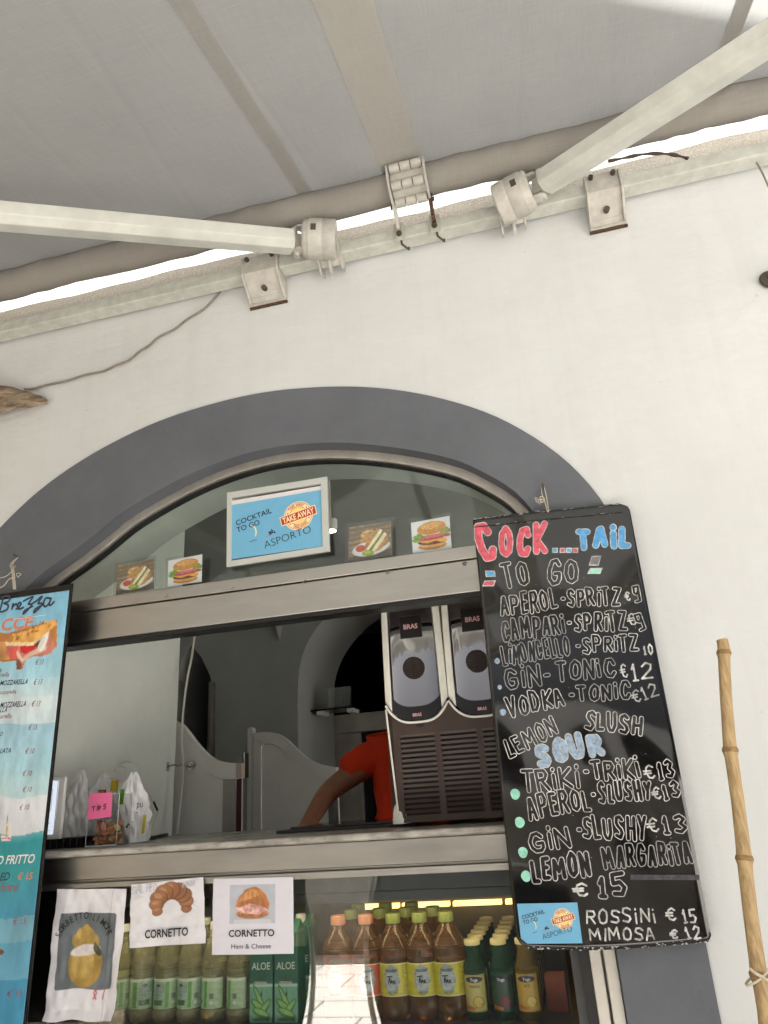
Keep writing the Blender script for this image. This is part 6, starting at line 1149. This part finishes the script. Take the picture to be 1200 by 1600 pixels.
def aloe():
    t_ = thing('aloe_carton', 'tall green aloe drink carton', 'carton', (0,0,0), 'green aloe cartons on the fridge shelf')
    h, a, b = .205, .033, .030; mb = MB(); mb.box((-a,-b,0),(a,b,h)); mb.add([(-a,-b,h+.0005),(a,-b,h+.0005),(a,b,h+.0005),(-a,b,h+.0005),(-a,0,h+.028),(a,0,h+.028)], [(0,1,5,4),(2,3,4,5),(0,4,3),(1,2,5)]); mb.build('box', mat('aloe_carton_side', S(28,92,72), .4), t_, bevel=.002)
    yy = lambda y: .585+(y-.42)*.715; cv = Canvas(44, 110, (30,96,76)); cv.poly([(0,yy(.42)),(1,yy(.42)),(1,1),(0,1)], (112,166,142), .06); cv.grain(.1, 8)
    for k in range(9): cv.poly([(.5-.03,yy(.42)),(.5+.03,yy(.42)),(.5+.42*math.sin((k-4)*.3),yy(.24-.06*math.cos((k-4)*.5)))], (24+10*(k % 2),74,54))
    cv.line([(0,yy(.425)),(1,yy(.425))], .03, (206,216,206)); 
    for cx, cy, rx, ry, ro in ((.5,.70,.40,.07,.5),(.42,.76,.38,.06,.2),(.6,.80,.36,.06,-.3),(.5,.85,.40,.05,.1)): cy = yy(cy); cv.ell(cx, cy, rx, ry, (64,122,58), ro, .25); cv.ell(cx, cy-.01, rx*.8, ry*.55, (142,190,106), ro, .15)
    cv.poly([(.46,yy(.58)),(.52,yy(.50)),(.56,yy(.60))], (30,70,50)); cv.line([(.15,.96),(.85,.96)], .02, (60,90,76))
    picture('front_print', cv, lambda u, v: np.array([-a+.001+(2*a-.002)*u, -b-.0006, h*(1-v)]), M['print_gloss'], t_, thick=.0004)
    mb = MB(); place_text(mb, 'ALOE', lambda u, v: (-.026+u, -b-.0016, .120+v), .052, .016, .01); place_text(mb, 'ORIGINAL', lambda u, v: (-.018+u, -b-.0016, .0875+v), .036, .0055, .02); mb.build('lettering', mat('aloe_pale', (.6,.66,.6), .5), t_, fix=False)
    lathe_obj('cap', [(0,.030),(.013,.029),(.014,.026),(.014,.008),(.012,.006)], capW, (0,-.012,h), t_); return t_
A0 = aloe()
for i, (px, y, lab) in enumerate(((415,.185,'green aloe carton next to the lemon bottles'),(454,.185,'green aloe carton next to the bright reflection'),(436,.27,'green aloe carton in the second row, its top showing behind the front pair'),(475,.27,'green aloe carton in the second row beside the iced tea'))): at(A0 if i == 0 else dup(A0), px, y, lab, 0)
kinds = {'ananas': yoga_bottle('ananas'), 'green': yoga_bottle('green'), 'ace': yoga_bottle('ace')}; used = set()
for px0, knd, labf in ((747,'ananas','small pineapple juice bottle at the front of its column, next to the iced tea'),(789,'green','small dark green juice bottle at the front, between the pineapple and orange ones'),(829,'ace','small orange juice bottle under the blue sticker of the chalkboard')):
    x0_ = P(px0, 1575, .19)[0]
    for j in range(6):
        o = kinds[knd] if knd not in used else dup(kinds[knd]); used.add(knd); o.location = (float(x0_), .19+.066*j, ZS); o['label'] = labf if j == 0 else {'ananas':'small pineapple juice bottle standing in the column behind the front pineapple one','green':'small dark green juice bottle standing in the column behind the front green one','ace':'small orange juice bottle standing in the column behind the front orange one'}[knd]
x0_ = P(868, 1575, .20)[0]; mb = MB(); mb.box((x0_-.022,.24,ZS),(x0_+.03,.30,ZS+.075)); tag(mb.build('juice_carton', mat('orange_carton', S(150,70,34), .5, noise=.2), bevel=.002), 'small orange carton at the right end of the fridge shelf', 'carton')
# dim lower shelf: dark drink cans
mb = MB(); mb.lathe([(0,0),(.026,0),(.031,.006),(.031,.108),(.026,.116),(.024,.115),(0,.113)], n=22); cn = mb.build('drink_can', mat('dark_can', S(46,44,48), .3, .5, col2=S(120,110,100), nscale=60), smooth=True); tag(cn, 'dark drink can on the dim lower fridge shelf', 'can', 'drink cans on the lower fridge shelf'); k = 0
for yy in (.17, .25):
    for i in range(12):
        o = cn if k == 0 else dup(cn); o.location = (-1.30+i*.105, yy, .621); o.rotation_euler.z = i; k += 1
# ================================================================== person behind the machine
def skin_body(name, nodes, links, root, m, sub=2):
    """nodes: name -> (x, y, z, radius); one connected skinned surface"""
    ks = list(nodes); me = bpy.data.meshes.new(name); me.from_pydata([nodes[k][:3] for k in ks], [(ks.index(a), ks.index(b)) for a, b in links], [])
    o = bpy.data.objects.new(name, me); COL.objects.link(o); md = o.modifiers.new('skin', 'SKIN'); md.use_smooth_shade = True; md.branch_smoothing = .6
    if not me.skin_vertices: me.skin_vertices_new() if hasattr(me, 'skin_vertices_new') else None
    for i, k in enumerate(ks):
        r = nodes[k][3]; r = r if isinstance(r, tuple) else (r, r); me.skin_vertices[0].data[i].radius = r; me.skin_vertices[0].data[i].use_root = (k == root)
    s2 = o.modifiers.new('smooth', 'SUBSURF'); s2.levels = sub; s2.render_levels = sub; me.materials.append(m); return o
skin_m = mat('shaded_skin', S(146,96,72), .5, noise=.08, nscale=30); shirt_m = mat('orange_shirt_cloth', S(216,56,16), .85, noise=.08, nscale=14, bump=.5, bscale=16);  # skin colour darkened to hold the shade on the arm
ys = 1.0; sh = P(590,1160,ys); el = P(511,1238,ys-.03); wr_ = P(474,1300,ys-.12); hd = wr_+np.array([-.015,-.05,-.09])
bx = sh[0]+.115; F = .30
N = dict(pelvis=(bx-.02,ys+.10,F+.92,(.15,.12)), waist=(bx-.02,ys+.09,F+1.08,(.135,.11)), chest=(bx,ys+.05,F+1.28,(.15,.12)), upch=(bx,ys+.03,F+1.40,(.12,.10)), neck=(bx+.055,ys+.01,F+1.50,.055), jaw=(bx+.10,ys-.02,F+1.58,(.06,.07)), head=(bx+.125,ys-.01,F+1.67,(.078,.095)), crown=(bx+.14,ys,F+1.75,(.055,.065)),
  sL=(sh[0]+.03,ys+.01,sh[2]-.03,.062), eL=(el[0],el[1],el[2],.043), wL=(wr_[0],wr_[1],wr_[2],.030), pL=(hd[0],hd[1],hd[2],(.040,.018)), sR=(bx+.19,ys+.02,sh[2]-.03,.062), eR=(bx+.30,ys-.06,F+1.13,.043), wR=(bx+.26,ys-.26,F+1.10,.030), pR=(bx+.25,ys-.35,F+1.09,(.040,.018)),
  hL=(bx-.11,ys+.10,F+.86,.095), kL=(bx-.12,ys+.08,F+.48,.062), aL=(bx-.12,ys+.11,F+.09,.042), tL=(bx-.13,ys-.06,F+.035,(.045,.03)), hR=(bx+.08,ys+.10,F+.86,.095), kR=(bx+.10,ys+.07,F+.48,.062), aR=(bx+.11,ys+.11,F+.09,.042), tR=(bx+.12,ys-.06,F+.035,(.045,.03)))
Lk = [('pelvis','waist'),('waist','chest'),('chest','upch'),('upch','neck'),('neck','jaw'),('jaw','head'),('head','crown'),('upch','sL'),('sL','eL'),('eL','wL'),('wL','pL'),('upch','sR'),('sR','eR'),('eR','wR'),('wR','pR'),('pelvis','hL'),('hL','kL'),('kL','aL'),('aL','tL'),('pelvis','hR'),('hR','kR'),('kR','aR'),('aR','tR')]
for s_, base in (('L', hd), ('R', np.array([bx+.25,ys-.35,F+1.09]))):
    dr = np.array([-.1,-.45,-.85]) if s_ == 'L' else np.array([0,-1,-.15]); dr = dr/np.linalg.norm(dr); sd = np.cross(dr, np.array([0,.8,.5])); sd /= np.linalg.norm(sd)
    for i, (off, ln) in enumerate(((-.030,.062),(-.010,.074),(.010,.070),(.029,.055))):
        b0 = base+sd*off+dr*.030; m0 = b0+dr*ln*.55+np.array([0,.004,-.006]); e0_ = b0+dr*ln+np.array([0,.010,-.018]); N[f'{s_}{i}a'] = (*b0, .0095); N[f'{s_}{i}b'] = (*m0, .0085); N[f'{s_}{i}c'] = (*e0_, .007); Lk += [('p'+s_, f'{s_}{i}a'),(f'{s_}{i}a',f'{s_}{i}b'),(f'{s_}{i}b',f'{s_}{i}c')]
    b0 = base+sd*.038-dr*.01; m0 = b0+sd*.022+dr*.03; N[s_+'ta'] = (*b0, .012); N[s_+'tb'] = (*m0, .010); N[s_+'tc'] = (*(m0+dr*.024), .008); Lk += [('p'+s_, s_+'ta'),(s_+'ta', s_+'tb'),(s_+'tb', s_+'tc')]
N = {k: tuple([float(v[0]), float(v[1]), float(v[2]), v[3]]) for k, v in N.items()}
per = skin_body('person', N, Lk, 'pelvis', skin_m, 2); tag(per, 'person in a bright orange shirt half hidden behind the frozen drink machine', 'person')
sl = sh*.30+el*.70
cl = lambda k, g: (N[k][0], N[k][1], N[k][2], tuple(a+g for a in N[k][3]) if isinstance(N[k][3], tuple) else N[k][3]+g)
SN = dict(hem=(N['pelvis'][0],N['pelvis'][1],N['pelvis'][2]-.02,(.185,.155)), waist=cl('waist',.035), chest=cl('chest',.03), upch=cl('upch',.025), neck=(N['neck'][0],N['neck'][1],N['neck'][2]-.035,.070), sL=cl('sL',.024), mL=(float(sh[0]*.62+el[0]*.38),float(ys),float(sh[2]*.62+el[2]*.38),.070), cL=(float(sl[0]),float(sl[1]),float(sl[2]),.066), sR=cl('sR',.022), cR=(float(bx+.26),float(ys-.02),F+1.24,.064))
shirt = skin_body('shirt', SN, [('hem','waist'),('waist','chest'),('chest','upch'),('upch','neck'),('upch','sL'),('sL','mL'),('mL','cL'),('upch','sR'),('sR','cR')], 'chest', shirt_m, 2); attach(shirt, per)
md = shirt.modifiers.new('creases', 'DISPLACE'); tx = bpy.data.textures.new('crease', 'CLOUDS'); tx.noise_scale = .07; md.texture = tx; md.strength = .026
TN = {k: cl(k, .022) for k in ('pelvis','hL','kL','hR','kR')}; TN['aL'] = (N['aL'][0],N['aL'][1],N['aL'][2]+.03,.07); TN['aR'] = (N['aR'][0],N['aR'][1],N['aR'][2]+.03,.07)
tr = skin_body('trousers', TN, [('pelvis','hL'),('hL','kL'),('kL','aL'),('pelvis','hR'),('hR','kR'),('kR','aR')], 'pelvis', mat('dark_trousers', (.02,.022,.03), .9), 2); attach(tr, per)
hx, hy, hz = N['head'][:3]; mb = MB(); mb.grid(24, 14, lambda u, v: (hx+.092*math.sin(PI*.62*v)*math.cos(2*PI*u), hy+.020+.108*math.sin(PI*.62*v)*math.sin(2*PI*u), hz+.012+.105*math.cos(PI*.62*v)+(.06 if math.sin(2*PI*u) < -.2 else 0)*v)); hr = mb.build('hair', mat('dark_hair', (.015,.011,.009), .5, noise=.4, nscale=120, stretch=(1,1,.2)), per, smooth=True, fix=False)
mb = MB()
for sx in (-1, 1): mb.lathe([(0,-.011),(.009,-.007),(.012,0),(.009,.007),(0,.011)], (hx+sx*.030, hy-.088, hz-.010), 12)
mb.build('eye', mat('eye_white', (.5,.48,.46), .2), per, smooth=True)
mb = MB(); mb.add([(hx,hy-.098,hz-.012),(hx-.015,hy-.090,hz-.050),(hx+.015,hy-.090,hz-.050),(hx,hy-.122,hz-.045)], [(0,1,3),(0,3,2),(1,2,3)]); mb.build('nose', skin_m, per, smooth=True)
mb = MB(); mb.tube(spline([(hx-.024,hy-.082,hz-.078),(hx,hy-.092,hz-.080),(hx+.024,hy-.082,hz-.078)],5), .006, 8); mb.build('mouth', mat('lips', S(150,80,72), .5), per, smooth=True)
mb = MB()
for sx in (-1, 1): mb.lathe([(0,-.03),(.010,-.02),(.013,0),(.010,.02),(0,.03)], (hx+sx*.085, hy+.005, hz-.025), 10)
mb.build('ear', skin_m, per, smooth=True)
# ================================================================== the street behind the camera (it lights the wall and shows in the glass)
YCORN = -.67-.5625*(.25+2.72)
nb = thing('awning_shade_block', 'tall pale block added unseen left of the cafe, shading most of the awning', 'building', (-5.6,-1,0))  # unseen occluder added to cast the shadow edge on the awning
mb = MB(); mb.box((-8.5,YCORN,0),(-2.72,.30,11)); mb.build('wall', mat('ochre_render', (.55,.47,.36), .9, noise=.08, nscale=2), nb)
op = thing('opposite_house', 'low white building across the street with a shaded arcade on its ground floor', 'building', (0,-14,0))
mb = MB()
arches = []; xx = -13
ol_ = [(-14,0)]
while xx < 12:
    ol_ += [(xx,0),(xx,1.9)]+[(xx+1.3-1.3*math.cos(a), 1.9+.7*math.sin(a)) for a in np.linspace(0.01, PI-.01, 12)]+[(xx+2.6,1.9),(xx+2.6,0)]; xx += 3.3
ol_ += [(14,0),(14,2.98),(-14,2.98)]
plate(mb, ol_, [], -14.4, -14.0); mb.build('front_wall', M['plaster'], op)
mb = MB(); mb.box((-14,-18,0),(14,-17.9,2.9)); mb.box((-14,-17.9,2.90),(14,-14.41,2.97)); mb.build('arcade_wall', mat('arcade_paint', (.10,.09,.08), .8), op)
cv_m = mat('navy_canvas', (.02,.024,.03), .8, noise=.2, nscale=30)
def blocker(x0, x1, y, h, label, e0=0, e1=0):  # added unseen canvas that blocks bright street reflections in the fridge glass
    xl = lambda v: x0+e0*math.sin(v*2.6+.4); xr = lambda v: x1+e1*math.sin(v*2.6+.4)
    t_ = thing('blocker', label, 'blocker', ((x0+x1)/2, y, 0)); mb = MB(); mb.grid(20, 14, lambda u, v: (xl(v)+.02+(xr(v)-xl(v)-.04)*u, y+.012*math.sin(u*9)*math.sin(v*PI), .12+(h-.16)*v)); mb.build('canvas', cv_m, t_, smooth=True, fix=False, solid=.004)
    mb = MB(); mb.tube([(xl(v),y,h*v) for v in np.linspace(0,1,9)]+[(xr(v),y,h*v) for v in np.linspace(1,0,9)], .018, 10); mb.build('frame', M['dark_steel'], t_, smooth=True)
blocker(-4.1,-2.0,-3.2,1.10,'long dark canvas windbreak added unseen to darken the left fridge reflections', 0, .13)
blocker(-1.38,.1,-3.2,1.10,'short dark canvas windbreak added unseen to darken the middle fridge reflections', -.12, 0)
t_ = thing('reflection_wall', 'low grey stone wall added unseen across the street to dull reflections', 'wall', (-3,-6.4,0)); mb = MB(); mb.box((-9,-6.6,0),(3,-6.3,1.3)); mb.build('masonry', mat('grey_stone', (.26,.25,.23), .9, noise=.25, nscale=6, bump=.6, bscale=14), t_); mb = MB(); mb.box((-9.05,-6.66,1.301),(3.05,-6.24,1.38)); mb.build('cap', mat('pale_stone', (.4,.38,.35), .9, noise=.1), t_, bevel=.01)  # unseen wall added to dull the upper reflection in the fridge glass
